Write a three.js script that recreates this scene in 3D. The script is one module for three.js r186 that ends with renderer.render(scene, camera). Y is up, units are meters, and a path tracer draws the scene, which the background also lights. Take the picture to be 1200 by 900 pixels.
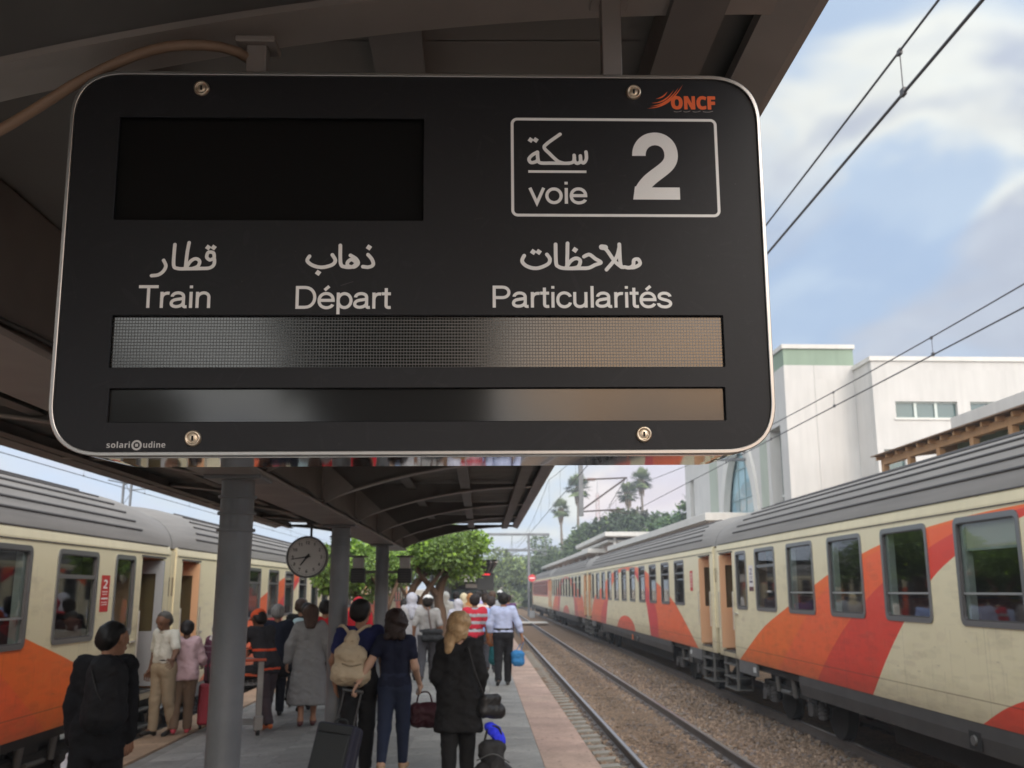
import * as THREE from 'three';
import { mergeGeometries } from 'three/addons/utils/BufferGeometryUtils.js';
import { RoundedBoxGeometry } from 'three/addons/geometries/RoundedBoxGeometry.js';

// ---------------------------------------------------------------- camera, sky, sun, exposure
const scene = new THREE.Scene();
const camera = new THREE.PerspectiveCamera(43.25, 4 / 3, 0.05, 3000);
camera.position.set(0, 1.77, 0);
{
  const yaw = THREE.MathUtils.degToRad(1.777), pitch = THREE.MathUtils.degToRad(12.036);
  camera.lookAt(Math.sin(yaw) * Math.cos(pitch), 1.77 + Math.sin(pitch), -Math.cos(yaw) * Math.cos(pitch));
}
camera.focus = 1.7;
camera.userData.fStop = 9.5;
const renderer = new THREE.WebGLRenderer({ antialias: true });
renderer.setSize(1024, 768);
renderer.toneMapping = THREE.LinearToneMapping;
renderer.toneMappingExposure = 2.0;
renderer.shadowMap.enabled = true;
document.body.appendChild(renderer.domElement);

let seed = 12345;
const rnd = () => { seed = (seed + 0x6d2b79f5) | 0; let t = Math.imul(seed ^ (seed >>> 15), 1 | seed); t = (t + Math.imul(t ^ (t >>> 7), 61 | t)) ^ t; return ((t ^ (t >>> 14)) >>> 0) / 4294967296; };
const rr = (a, b) => a + (b - a) * rnd();
const { clamp, lerp, smoothstep } = THREE.MathUtils;
const hash2 = (x, y, s) => { let h = Math.imul(x, 374761393) ^ Math.imul(y, 668265263) ^ Math.imul(s, 974711); h = Math.imul(h ^ (h >>> 13), 1274126177); return ((h ^ (h >>> 16)) >>> 0) / 4294967296; };
function vnoise(x, y, s, per) {
  let ix = Math.floor(x), iy = Math.floor(y); const fx = x - ix, fy = y - iy, u = fx * fx * (3 - 2 * fx), v = fy * fy * (3 - 2 * fy);
  const w = (a) => per ? ((a % per) + per) % per : a;
  return lerp(lerp(hash2(w(ix), w(iy), s), hash2(w(ix + 1), w(iy), s), u), lerp(hash2(w(ix), w(iy + 1), s), hash2(w(ix + 1), w(iy + 1), s), u), v);
}
function fbm(x, y, s, oct = 5, per = 0) { let a = 0.5, r = 0; for (let i = 0; i < oct; i++) { r += a * vnoise(x, y, s + i * 17, per); x *= 2; y *= 2; per *= 2; a *= 0.5; } return r / (1 - Math.pow(0.5, oct)); }
const hash3 = (x, y, z, s) => hash2(x + z * 1619, y + z * 31337, s);
function vnoise3(x, y, z, s) {
  const ix = Math.floor(x), iy = Math.floor(y), iz = Math.floor(z), fx = x - ix, fy = y - iy, fz = z - iz, u = fx * fx * (3 - 2 * fx), v = fy * fy * (3 - 2 * fy), w = fz * fz * (3 - 2 * fz);
  const p = (k) => lerp(lerp(hash3(ix, iy, k, s), hash3(ix + 1, iy, k, s), u), lerp(hash3(ix, iy + 1, k, s), hash3(ix + 1, iy + 1, k, s), u), v);
  return lerp(p(iz), p(iz + 1), w);
}
function fbm3(x, y, z, s, oct) { let a = 0.5, r = 0; for (let i = 0; i < oct; i++) { r += a * vnoise3(x, y, z, s + i * 17); x *= 2.03; y *= 2.03; z *= 2.03; a *= 0.5; } return r / (1 - Math.pow(0.5, oct)); }

const SUN = new THREE.Vector3(0.24, 0.42, 0.87).normalize();
{ // evening sky: pale blue with drifting soft cloud, warmer towards the low sun behind the camera
  const W = 1536, H = 768, d = new Float32Array(W * H * 4);
  for (let j = 0; j < H; j++) {
    const el = ((j + 0.5) / H - 0.5) * Math.PI, y = Math.sin(el), c = Math.cos(el);
    for (let i = 0; i < W; i++) {
      const az = ((i + 0.5) / W - 0.5) * 2 * Math.PI, x = Math.cos(az) * c, z = Math.sin(az) * c;
      const up = Math.max(y, 0), cs = x * SUN.x + y * SUN.y + z * SUN.z, k = 1 / (up + 0.18);
      let r = lerp(0.26, 0.15, Math.pow(up, 0.6)), g = lerp(0.325, 0.235, Math.pow(up, 0.7)), b = lerp(0.415, 0.39, up);
      const px = x * k * 1.25, pz = z * k * 1.25;
      const wx = fbm(px * 0.9 + 7.3, pz * 0.9 + 3.1, 5, 3) - 0.5, wz = fbm(px * 0.9 - 4.3, pz * 0.9 + 9.7, 9, 3) - 0.5;
      const n = fbm(px * 1.9 + wx * 2.4 + 11.5, pz * 1.2 + wz * 2.4 + 4.2, 21, 6), n2 = fbm(px * 5 + wx * 4, pz * 4 + wz * 4, 41, 4), m = fbm(px * 1.1 + wx + 31.5, pz * 0.9 - wz + 2.2, 77, 4);
      let cov = smoothstep(n * 0.68 + n2 * 0.32, 0.41, 0.565);
      cov = Math.max(cov * 0.72 + 0.25, smoothstep(z, -0.1, 0.55) * 0.95);
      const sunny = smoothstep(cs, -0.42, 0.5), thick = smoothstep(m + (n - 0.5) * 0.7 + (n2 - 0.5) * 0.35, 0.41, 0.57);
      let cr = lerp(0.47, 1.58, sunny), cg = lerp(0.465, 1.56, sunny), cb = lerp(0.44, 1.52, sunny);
      const rip = fbm(px * 11 + wx * 6, pz * 8 + wz * 6, 63, 3), shade = lerp(1, 0.6, thick) * (0.9 + 0.2 * rip);
      cr *= shade * 0.97; cg *= lerp(1, 0.645, thick) * (0.9 + 0.2 * rip); cb *= lerp(1, 0.80, thick) * (0.92 + 0.16 * rip);
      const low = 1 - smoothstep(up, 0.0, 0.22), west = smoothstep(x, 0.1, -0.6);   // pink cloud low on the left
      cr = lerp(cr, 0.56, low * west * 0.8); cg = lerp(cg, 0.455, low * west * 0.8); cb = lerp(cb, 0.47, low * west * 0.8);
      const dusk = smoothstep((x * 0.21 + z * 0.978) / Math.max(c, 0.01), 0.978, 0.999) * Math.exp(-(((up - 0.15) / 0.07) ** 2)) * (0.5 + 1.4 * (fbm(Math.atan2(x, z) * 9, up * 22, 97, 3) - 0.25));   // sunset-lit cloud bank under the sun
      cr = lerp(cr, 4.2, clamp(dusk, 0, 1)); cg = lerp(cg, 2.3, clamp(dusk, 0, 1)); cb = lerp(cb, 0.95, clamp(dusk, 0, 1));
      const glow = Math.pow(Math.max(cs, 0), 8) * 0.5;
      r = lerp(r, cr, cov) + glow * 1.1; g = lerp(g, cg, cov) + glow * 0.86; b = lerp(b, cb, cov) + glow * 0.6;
      if (y < 0) { const t = smoothstep(-y, 0, 0.1); r = lerp(r, 0.16, t); g = lerp(g, 0.15, t); b = lerp(b, 0.14, t); }
      const o = (j * W + i) * 4; d[o] = r; d[o + 1] = g; d[o + 2] = b; d[o + 3] = 1;
    }
  }
  const t = new THREE.DataTexture(d, W, H, THREE.RGBAFormat, THREE.FloatType);
  t.mapping = THREE.EquirectangularReflectionMapping; t.magFilter = t.minFilter = THREE.LinearFilter; t.needsUpdate = true;
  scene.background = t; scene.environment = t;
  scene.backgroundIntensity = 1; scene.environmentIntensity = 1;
}
const sun = new THREE.DirectionalLight(0xfff3e8, 0.5);
sun.position.copy(SUN).multiplyScalar(120); sun.castShadow = true; sun.shadow.radius = 34;
Object.assign(sun.shadow.camera, { left: -60, right: 60, top: 60, bottom: -60, near: 1, far: 400 }); sun.shadow.mapSize.set(2048, 2048);
sun.name = 'sun'; scene.add(sun); scene.add(sun.target);

// ---------------------------------------------------------------- helpers
const V = (x, y, z) => new THREE.Vector3(x, y, z);
const used = {};
const numbered = (n) => { if (!(n in used)) { used[n] = 0; return n; } used[n]++; return n + '_' + String(used[n]).padStart(3, '0'); };
function tag(o, label, category, group, kind) {
  if (label) o.userData.label = label; if (category) o.userData.category = category; if (group) o.userData.group = group; if (kind) o.userData.kind = kind;
  return o;
}
function thing(name, label, category, p = [0, 0, 0], turn = 0, group) {
  const g = new THREE.Group(); g.name = numbered(name); g.position.set(...p); g.rotation.y = turn; scene.add(g);
  return tag(g, label, category, group);
}
function structure(name, p = [0, 0, 0]) { const g = new THREE.Group(); g.name = numbered(name); g.position.set(...p); scene.add(g); g.userData.kind = 'structure'; return g; }
const ATTR = ['position', 'normal', 'uv', 'color'];
function prep(g, keepColor) {
  if (g.index) g = g.toNonIndexed();
  for (const n of Object.keys(g.attributes)) if (!ATTR.includes(n) || (n === 'color' && !keepColor)) g.deleteAttribute(n);
  if (!g.attributes.uv) g.setAttribute('uv', new THREE.BufferAttribute(new Float32Array(g.attributes.position.count * 2), 2));
  g.morphAttributes = {}; g.groups = [];
  return g;
}
function boxUV(g, s = 1) {  // uv in metres by the dominant axis of each face
  if (g.index) g = g.toNonIndexed();
  const p = g.attributes.position, uv = new Float32Array(p.count * 2), a = V(0, 0, 0), b = V(0, 0, 0), c = V(0, 0, 0);
  for (let i = 0; i < p.count; i += 3) {
    a.fromBufferAttribute(p, i); b.fromBufferAttribute(p, i + 1).sub(a); c.fromBufferAttribute(p, i + 2).sub(a); b.cross(c);
    const x = Math.abs(b.x), y = Math.abs(b.y), z = Math.abs(b.z);
    for (let k = 0; k < 3; k++) {
      const X = p.getX(i + k), Y = p.getY(i + k), Z = p.getZ(i + k);
      const [u, v] = x >= y && x >= z ? [Z, Y] : y >= z ? [X, Z] : [X, Y];
      uv[(i + k) * 2] = u * s; uv[(i + k) * 2 + 1] = v * s;
    }
  }
  g.setAttribute('uv', new THREE.BufferAttribute(uv, 2));
  return g;
}
function mesh(name, geos, mat, parent = scene, uvs = 1) {
  geos = [].concat(geos).filter(Boolean);
  let g = geos.length === 1 ? geos[0] : mergeGeometries(geos.map((x) => prep(x)));
  if (uvs) g = boxUV(g, uvs);
  const m = new THREE.Mesh(g, mat); m.name = parent === scene ? numbered(name) : name; m.castShadow = m.receiveShadow = true; parent.add(m);
  return m;
}
const box = (x0, x1, y0, y1, z0, z1) => new THREE.BoxGeometry(Math.abs(x1 - x0), Math.abs(y1 - y0), Math.abs(z1 - z0)).translate((x0 + x1) / 2, (y0 + y1) / 2, (z0 + z1) / 2);
const rbox = (x0, x1, y0, y1, z0, z1, r = 0.01, s = 2) => new RoundedBoxGeometry(Math.abs(x1 - x0), Math.abs(y1 - y0), Math.abs(z1 - z0), s, r).translate((x0 + x1) / 2, (y0 + y1) / 2, (z0 + z1) / 2);
function cyl(a, b, r1, r2 = r1, n = 10) {
  a = V(...a); b = V(...b); const d = b.clone().sub(a), g = new THREE.CylinderGeometry(r2, r1, d.length(), n, 1);
  return g.applyQuaternion(new THREE.Quaternion().setFromUnitVectors(V(0, 1, 0), d.normalize())).translate((a.x + b.x) / 2, (a.y + b.y) / 2, (a.z + b.z) / 2);
}
const tube = (pts, r, n = 24, k = 7) => new THREE.TubeGeometry(new THREE.CatmullRomCurve3(pts.map((p) => V(...p))), n, r, k, false);
function extrude(pts, depth, bevel = 0) {
  const s = pts instanceof THREE.Shape ? pts : new THREE.Shape(pts.map((p) => new THREE.Vector2(...p)));
  return new THREE.ExtrudeGeometry(s, { depth, bevelEnabled: bevel > 0, bevelSize: bevel, bevelThickness: bevel, bevelSegments: 1, curveSegments: 10 });
}
function rrect(x0, x1, y0, y1, r, S = THREE.Path) {
  const s = new S(); s.moveTo(x0 + r, y0); s.lineTo(x1 - r, y0); s.quadraticCurveTo(x1, y0, x1, y0 + r); s.lineTo(x1, y1 - r); s.quadraticCurveTo(x1, y1, x1 - r, y1);
  s.lineTo(x0 + r, y1); s.quadraticCurveTo(x0, y1, x0, y1 - r); s.lineTo(x0, y0 + r); s.quadraticCurveTo(x0, y0, x0 + r, y0); return s;
}
// ---- procedural textures and materials
function dataTex(n, f, srgb = true, rep = 1) {
  const d = new Uint8Array(n * n * 4);
  for (let j = 0; j < n; j++) for (let i = 0; i < n; i++) { const c = f(i / n, j / n, i, j), o = (j * n + i) * 4; d[o] = clamp(c[0], 0, 255); d[o + 1] = clamp(c[1], 0, 255); d[o + 2] = clamp(c[2], 0, 255); d[o + 3] = 255; }
  const t = new THREE.DataTexture(d, n, n, THREE.RGBAFormat); t.wrapS = t.wrapT = THREE.RepeatWrapping; t.magFilter = THREE.LinearFilter; t.minFilter = THREE.LinearMipmapLinearFilter; t.generateMipmaps = true;
  if (srgb) t.colorSpace = THREE.SRGBColorSpace; t.repeat.set(rep, rep); t.needsUpdate = true; return t;
}
const grain = (n, per, s, lo, hi, oct = 5) => (u, v) => { const k = lerp(lo, hi, fbm(u * per, v * per, s, oct, per)); return [k, k, k]; };
const TEX = {
  mottle: dataTex(512, grain(512, 6, 3, 195, 255, 6)),
  paving: dataTex(512, (() => { const sp = Array.from({ length: 130 }, () => [rnd(), rnd(), 0.003 + 0.012 * rnd() * rnd(), rnd()]); return (u, v) => { let k = lerp(150, 255, fbm(u * 5, v * 5, 91, 6, 5) * 0.7 + fbm(u * 60, v * 60, 93, 2, 60) * 0.3); for (const [a, b, r, w] of sp) { const d = Math.hypot(u - a, v - b); if (d < r) k *= lerp(w > 0.3 ? 0.62 : 1.12, 1, smoothstep(d, r * 0.6, r)); } return [k, k * 0.99, k * 0.97]; }; })()),
  fine: dataTex(256, grain(256, 40, 7, 150, 255, 3)),
  bump: dataTex(256, grain(256, 16, 11, 0, 255, 5), false),
  plaster: dataTex(512, (u, v) => { const k = lerp(224, 255, fbm(u * 5, v * 5, 81, 6, 5) * 0.55 + fbm(u * 36, v * 4, 83, 4, 0) * 0.45); return [k, k * 0.995, k * 0.985]; }),
  streak: dataTex(512, (u, v) => { const k = lerp(212, 255, fbm(u * 48, v * 3, 31, 4, 0) * 0.6 + fbm(u * 6, v * 6, 33, 4, 6) * 0.4); return [k, k * 0.99, k * 0.97]; }),
  cloth: dataTex(256, (u, v) => { const k = 205 + 40 * (fbm(u * 64, v * 64, 51, 2, 64) - 0.5) + 60 * (fbm(u * 5, v * 5, 52, 4, 5) - 0.5); return [k, k, k]; }),
};
const rep = (t, r, r2 = r) => { const c = t.clone(); c.repeat.set(r, r2); c.needsUpdate = true; return c; };
const lin = (r, g, b) => new THREE.Color().setRGB(r, g, b);
function M(color, rough = 0.8, o = {}) { return new THREE.MeshStandardMaterial({ color, roughness: rough, ...o }); }
const T_M1 = rep(TEX.mottle, 0.7), T_M3 = rep(TEX.mottle, 0.23), T_F = rep(TEX.fine, 3), T_PV = rep(TEX.paving, 0.55), T_P = rep(TEX.plaster, 0.2), T_S = rep(TEX.streak, 0.25), T_B = rep(TEX.bump, 4);
const fy = (x) => x > 0 ? 0 : Math.max(-0.2, x * 0.2 / 4.65);   // the paving falls gently towards the left edge
// ---------------------------------------------------------------- ground, tracks, platform
const RAILTOP = -0.55;
const T_BAL = dataTex(1024, (u, v) => {
  const a = fbm(u * 90, v * 90, 61, 3, 90), b = fbm(u * 8, v * 8, 63, 4, 8), c = hash2(Math.floor(u * 128), Math.floor(v * 128), 5);
  const k = 0.45 + 0.55 * a + 0.18 * (b - 0.5) + 0.22 * (c - 0.5); return [176 * k, 144 * k, 114 * k];
}, true, 0.5);
const mBallast = M(0xffffff, 0.95, { map: T_BAL, bumpMap: rep(TEX.fine, 4), bumpScale: 0.03 });
const mGround = M(lin(0.17, 0.15, 0.12), 0.95, { map: T_M3 });
{
  const g = new THREE.PlaneGeometry(2400, 2400).rotateX(-Math.PI / 2).translate(0, -0.95, -300);
  tag(mesh('ground', g, mGround), null, null, null, 'structure');
  const bed = new THREE.PlaneGeometry(20, 190, 80, 500).rotateX(-Math.PI / 2).translate(3, 0, -80), p = bed.attributes.position;
  for (let i = 0; i < p.count; i++) {
    const x = p.getX(i), z = p.getZ(i);
    let y = -0.735 + (fbm(x * 1.1, z * 1.1, 71, 3) - 0.5) * 0.07;
    const d1 = Math.abs(x - 2.96), d2 = Math.abs(x - 6.56);
    if (d1 < 0.6 || d2 < 0.6) y += 0.015;
    if (x > 1.2 && x < 2.05 && z > -20) y -= 0.03;
    p.setY(i, y);
  }
  bed.computeVertexNormals();
  tag(mesh('ballast_bed', bed, mBallast), null, null, null, 'structure');
  // loose stones on top of the bed
  const st = new THREE.IcosahedronGeometry(0.03, 0); { const q = st.attributes.position; for (let i = 0; i < q.count; i++) { const a = 0.75 + 0.5 * hash2(Math.round(q.getX(i) * 900), Math.round(q.getY(i) * 900 + q.getZ(i) * 77), 3); q.setXYZ(i, q.getX(i) * a, q.getY(i) * a * 0.7, q.getZ(i) * a); } st.computeVertexNormals(); }
  const N = 52000, im = new THREE.InstancedMesh(st, M(0xffffff, 0.95), N), m4 = new THREE.Matrix4(), q = new THREE.Quaternion(), e = new THREE.Euler(), c = new THREE.Color();
  for (let i = 0; i < N; i++) {
    const z = -7.5 - 42 * Math.pow(rnd(), 1.35); let x = rr(1.25, 6.1);
    const s = rr(0.55, 1.45), k = rr(0.55, 1.3);
    e.set(rr(0, 6), rr(0, 6), rr(0, 6)); q.setFromEuler(e);
    m4.compose(V(x, -0.728 + (Math.abs(x - 1.62) < 0.42 ? -0.045 : 0) + rr(-0.012, 0.012), z), q, V(s, s, s)); im.setMatrixAt(i, m4);
    const w = rnd(), oil = 1 - 0.42 * Math.exp(-(((x - 2.97) / 0.4) ** 2)) - 0.3 * Math.exp(-(((x - 4.75) / 0.35) ** 2)) * fbm(z * 0.7, 3, 8, 3); if (w > 0.9985) { c.setRGB(0.6, 0.58, 0.55); im.setColorAt(i, c); continue; }
    c.setRGB(0.27 * k * oil * (w < 0.15 ? 0.85 : 1), 0.19 * k * oil, 0.13 * k * oil * (w < 0.15 ? 1.3 : 1)); im.setColorAt(i, c);
  }
  im.name = 'ballast_stones'; im.castShadow = im.receiveShadow = true; im.userData.kind = 'stuff'; im.userData.label = 'brown crushed stone lying between and beside the rails'; scene.add(im);
}
const mRail = M(lin(0.20, 0.165, 0.145), 0.55, { metalness: 0.35, map: T_M1 }), mRailTop = M(lin(0.45, 0.43, 0.43), 0.28, { metalness: 0.9 });
const mSleeper = M(lin(0.36, 0.33, 0.28), 0.9, { map: T_M1, bumpMap: T_B, bumpScale: 0.004 });
function railGeo(x, z0, z1) {
  const prof = [[-0.075, 0], [0.075, 0], [0.075, 0.012], [0.016, 0.035], [0.012, 0.125], [0.036, 0.14], [0.036, 0.163], [0.028, 0.17], [-0.028, 0.17], [-0.036, 0.163], [-0.036, 0.14], [-0.012, 0.125], [-0.016, 0.035], [-0.075, 0.012]];
  return extrude(prof, Math.abs(z1 - z0)).translate(x, RAILTOP - 0.17, Math.min(z0, z1));
}
const sleeperGeo = boxUV(extrude([[-1.25, 0], [1.25, 0], [1.22, 0.1], [0.95, 0.12], [0.5, 0.09], [-0.5, 0.09], [-0.95, 0.12], [-1.22, 0.1]], 0.25).translate(0, -0.12, -0.125));
const clipGeo = boxUV(mergeGeometries([box(-0.15, 0.15, 0, 0.02, -0.07, 0.07), box(-0.13, -0.08, 0.02, 0.05, -0.05, 0.05), box(0.08, 0.13, 0.02, 0.05, -0.05, 0.05)].map((g) => prep(g))));
function track(cx, zNear, zFar, dy, nSl, label) {
  const t = structure('railway_track', [cx, dy, 0]); t.userData.label = label;
  for (const s of [-1, 1]) {
    const r = mesh('rail', railGeo(s * 0.7525, zNear, zFar), mRail, t);
    mesh('rail_head', box(s * 0.7525 - 0.026, s * 0.7525 + 0.026, RAILTOP - 0.004, RAILTOP + 0.002, zNear, zFar), mRailTop, r);
  }
  for (let i = 0; i < nSl; i++) {
    const s = new THREE.Mesh(sleeperGeo, mSleeper); s.name = 'sleeper'; s.position.set(rr(-0.03, 0.03), RAILTOP - 0.17 - 0.002 + (cx > 0 && cx < 4 ? 0.012 : 0), -6.5 - i * 0.6); s.rotation.y = rr(-0.02, 0.02); s.castShadow = s.receiveShadow = true; t.add(s);
    for (const k of [-0.7525, 0.7525]) { const c = new THREE.Mesh(clipGeo, mRail); c.name = 'rail_clip'; c.position.set(k, 0.002, 0); s.add(c); }
  }
}
track(2.97, 12, -150, 0, 60, 'empty track with rusty rails and concrete sleepers beside the platform');
track(6.56, 12, -150, 0, 30, 'track under the train on the right');
track(-6.48, 12, -150, -0.27, 10, 'track under the train on the left');

// platform: a core with coping slabs and pavers laid on it one by one
const mCore = M(lin(0.25, 0.24, 0.22), 0.92, { map: T_M1 });
const greys = [0.34, 0.375, 0.355, 0.4, 0.315].map((k) => M(lin(k, k * 0.975, k * 0.925), 0.6, { map: T_PV, bumpMap: T_B, bumpScale: 0.0025 }));
const pinks = [[0.58, 0.4, 0.33], [0.545, 0.385, 0.31], [0.61, 0.425, 0.345]].map((c) => M(lin(...c), 0.75, { map: T_PV, bumpMap: T_B, bumpScale: 0.003 }));
const ochres = [[0.54, 0.37, 0.25], [0.5, 0.345, 0.23], [0.56, 0.39, 0.265]].map((c) => M(lin(...c), 0.75, { map: T_PV, bumpMap: T_B, bumpScale: 0.003 }));
const platform = structure('platform'); platform.userData.label = 'long paved platform between the two trains';
{
  const Z0 = 9, Z1 = -78, t = 0.03;
  mesh('platform_core', extrude([[1.2, -0.95], [1.2, -t], [0, -t], [-4.62, -0.2 - t], [-4.62, -0.95]], Z0 - Z1).translate(0, 0, Z1), mCore, platform);
  const slope = Math.atan(0.2 / 4.65);
  const put = (geo, mats, x, z, name) => {
    const m = new THREE.Mesh(Array.isArray(geo) ? geo[Math.floor(rnd() * geo.length)] : geo, mats[Math.floor(rnd() * mats.length)]); m.name = name; m.position.set(x, fy(x) - t + rr(-0.0012, 0.0012), z); m.rotation.z = x > 0 ? 0 : slope; m.castShadow = m.receiveShadow = true; platform.add(m); return m;
  };
  const slab = (w, d) => boxUV(extrude(rrect(-w / 2 + 0.004, w / 2 - 0.004, -d / 2 + 0.004, d / 2 - 0.004, 0.006, THREE.Shape), t - 0.004, 0.003).rotateX(-Math.PI / 2));
  const vary = (g0) => Array.from({ length: 9 }, () => { const g = g0.clone(), a = g.attributes.uv, du = rr(0, 9), dv = rr(0, 9); for (let i = 0; i < a.count; i++) a.setXY(i, a.getX(i) + du, a.getY(i) + dv); return g; });
  const cop = vary(slab(0.58, 1.0)), pv = vary(slab(0.5, 0.5));
  for (let i = 0; i < 38; i++) put(cop, pinks, 0.955, -6 - i, 'coping_slab');
  for (let i = 0; i < 38; i++) put(cop, ochres, -4.355, -6 - i, 'coping_slab');
  const xs = []; for (let x = 0.665 - 0.25; x > -4.06 + 0.2; x -= 0.5) xs.push(x);
  for (let r = 0; r < 30; r++) for (const x of xs) if (Math.abs(x) > 0.0) put(pv, greys, x - (Math.abs(x) < 0.09 ? 0 : 0), -7.25 - r * 0.5, 'paver');
  // the paving beyond, and behind the camera, still laid as rows but joined
  const far = [[], [], [], []], fc = [];
  for (let z = -22.25; z > -44; z -= 0.5) xs.forEach((x, k) => { const g = pv[0].clone(); g.rotateZ(x > 0 ? 0 : slope); g.translate(x, fy(x) - t, z); far[Math.floor(rnd() * 4)].push(g); });
  far.forEach((l, k) => tag(mesh('far_paver', l, greys[k], platform), null, null, null, 'stuff'));
  for (const [a, b] of [[Z0, -7], [-44, Z1]]) mesh('paving', [extrude([[0.665, -t], [0.665, -0.002], [0, -0.002], [-4.06, -0.177], [-4.06, -0.2]], a - b).translate(0, 0, b)], greys[1], platform);
  for (const [a, b] of [[Z0, -5.5], [-43.5, Z1]]) { mesh('coping', box(0.67, 1.245, -t, -0.002, a, b), pinks[0], platform); mesh('coping', box(-4.64, -4.07, -0.225, -0.19, a, b), ochres[0], platform); }
}
// ---------------------------------------------------------------- canopy, pillars
const mSteel = M(lin(0.15, 0.14, 0.13), 0.6, { map: T_M1 }), mSheet = M(lin(0.165, 0.155, 0.14), 0.75, { map: T_M3 }), mFascia = M(lin(0.3, 0.268, 0.245), 0.5, { map: T_M1 });
const mPillar = M(lin(0.18, 0.195, 0.207), 0.42, { map: T_M1, bumpMap: T_B, bumpScale: 0.001 });
function canopy(z0, z1, ribZ, label) {
  const t = thing('platform_canopy', label, 'canopy');
  const cx = -1.5, hw = 2.14, L = z0 - z1;
  const soffit = (d) => 2.46 + 0.42 * (1 - Math.pow(1 - d / hw, 2.1));   // lower flange of a rib at distance d from the spine
  mesh('spine_beam', [rbox(cx - 0.15, cx + 0.15, 2.47, 2.9, z1, z0, 0.012)], mSteel, t);
  mesh('spine_flange', [box(cx - 0.19, cx + 0.19, 2.452, 2.472, z1, z0)], mFascia, t);
  for (const s of [-1, 1]) {
    const n = Math.max(2, Math.round(L / 1.11)), w = L / n;
    for (let i = 0; i < n; i++) {   // ribbed roof sheets
      const a = z1 + i * w, prof = [];
      const g = new THREE.PlaneGeometry(hw, w - 0.006, 6, 24).rotateX(-Math.PI / 2), p = g.attributes.position;
      for (let k = 0; k < p.count; k++) { const x = p.getX(k) + hw / 2; p.setXYZ(k, cx + s * x, 2.905 + 0.045 * x / hw + 0.006 * Math.max(-0.6, Math.min(0.6, Math.sin(p.getZ(k) * 2 * Math.PI / 0.37))), p.getZ(k) + a + w / 2); }
      const g2 = g.clone(); g2.translate(0, 0.03, 0); g.computeVertexNormals(); g2.computeVertexNormals();
      mesh('roof_sheet', [g, g2], mSheet, t);
    }
    for (const z of ribZ) {
      const sh = new THREE.Shape(); sh.moveTo(0.15, 2.9);
      for (let k = 0; k <= 20; k++) { const d = 0.15 + (hw - 0.17) * k / 20; sh.lineTo(d, soffit(d)); }
      sh.lineTo(hw - 0.02, 2.9); sh.lineTo(0.15, 2.9);
      const web = extrude(sh, 0.014).translate(0, 0, z - 0.007); if (s < 0) web.scale(-1, 1, 1); web.translate(cx, 0, 0);
      if (s < 0) { const q = web.index ? web.toNonIndexed() : web, a = q.attributes.position.array; for (let i = 0; i < a.length; i += 9) for (let k = 0; k < 3; k++) { const v = a[i + 3 + k]; a[i + 3 + k] = a[i + 6 + k]; a[i + 6 + k] = v; } q.computeVertexNormals(); }
      const r = mesh('rib', web, mSteel, t);
      const up = [], dn = []; for (let k = 0; k <= 20; k++) { const d = 0.15 + (hw - 0.17) * k / 20; up.push([cx + s * d, soffit(d) - 0.001]); dn.unshift([cx + s * d, soffit(d) - 0.015]); }
      mesh('rib_flange', extrude([...up, ...dn], 0.11).translate(0, 0, z - 0.055), mFascia, r);
      mesh('gusset', extrude([[0.15, 2.47], [0.42, 2.62], [0.15, 2.86]], 0.02).translate(0, 0, -0.01).rotateY(s > 0 ? 0 : Math.PI).translate(cx, 0, z + 0.05), mFascia, r);
    }
    for (const d of [0.72, 1.3, 1.88]) mesh('purlin', [box(cx + s * d - 0.03, cx + s * d + 0.03, 2.84, 2.9 + 0.045 * d / hw - 0.012, z1, z0), box(cx + s * d + 0.03, cx + s * d + 0.075, 2.84, 2.848, z1, z0)], mSteel, t);
    mesh('edge_gutter', [extrude([[hw - 0.1, 2.87], [hw - 0.02, 2.84], [hw, 2.845], [hw, 2.99], [hw - 0.012, 2.99], [hw - 0.012, 2.9], [hw - 0.1, 2.9]], L).rotateY(s > 0 ? 0 : Math.PI).translate(cx, 0, s > 0 ? z1 : z0)], mFascia, t);
  }
  mesh('cable', tube(Array.from({ length: 40 }, (_, k) => [cx + 0.17, 2.52 - 0.025 * Math.abs(Math.sin(k * 1.3)), z0 - 0.1 - (L - 0.2) * k / 39]), 0.009, 120, 5), M(lin(0.03, 0.03, 0.03), 0.6), t);
  for (const z of ribZ) mesh('bolt_plate', [box(cx + 0.151, cx + 0.16, 2.5, 2.8, z - 0.09, z + 0.09), ...[2.54, 2.65, 2.76].flatMap((y) => [-0.06, 0.06].map((q) => cyl([cx + 0.16, y, z + q], [cx + 0.176, y, z + q], 0.012, 0.012, 6)))], mFascia, t);
  return t;
}
const RIBS = []; for (let k = 0; k < 8; k++) RIBS.push(-1.62 - 2.22 * k);
canopy(0.3, -17.3, RIBS, 'dark steel gull-wing canopy overhead, nearest the camera');
canopy(-39.2, -70, [-39.6, -41.8, -44, -46.2, -48.4, -50.6, -52.8, -55], 'far dark canopy beyond the platform trees');
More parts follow.
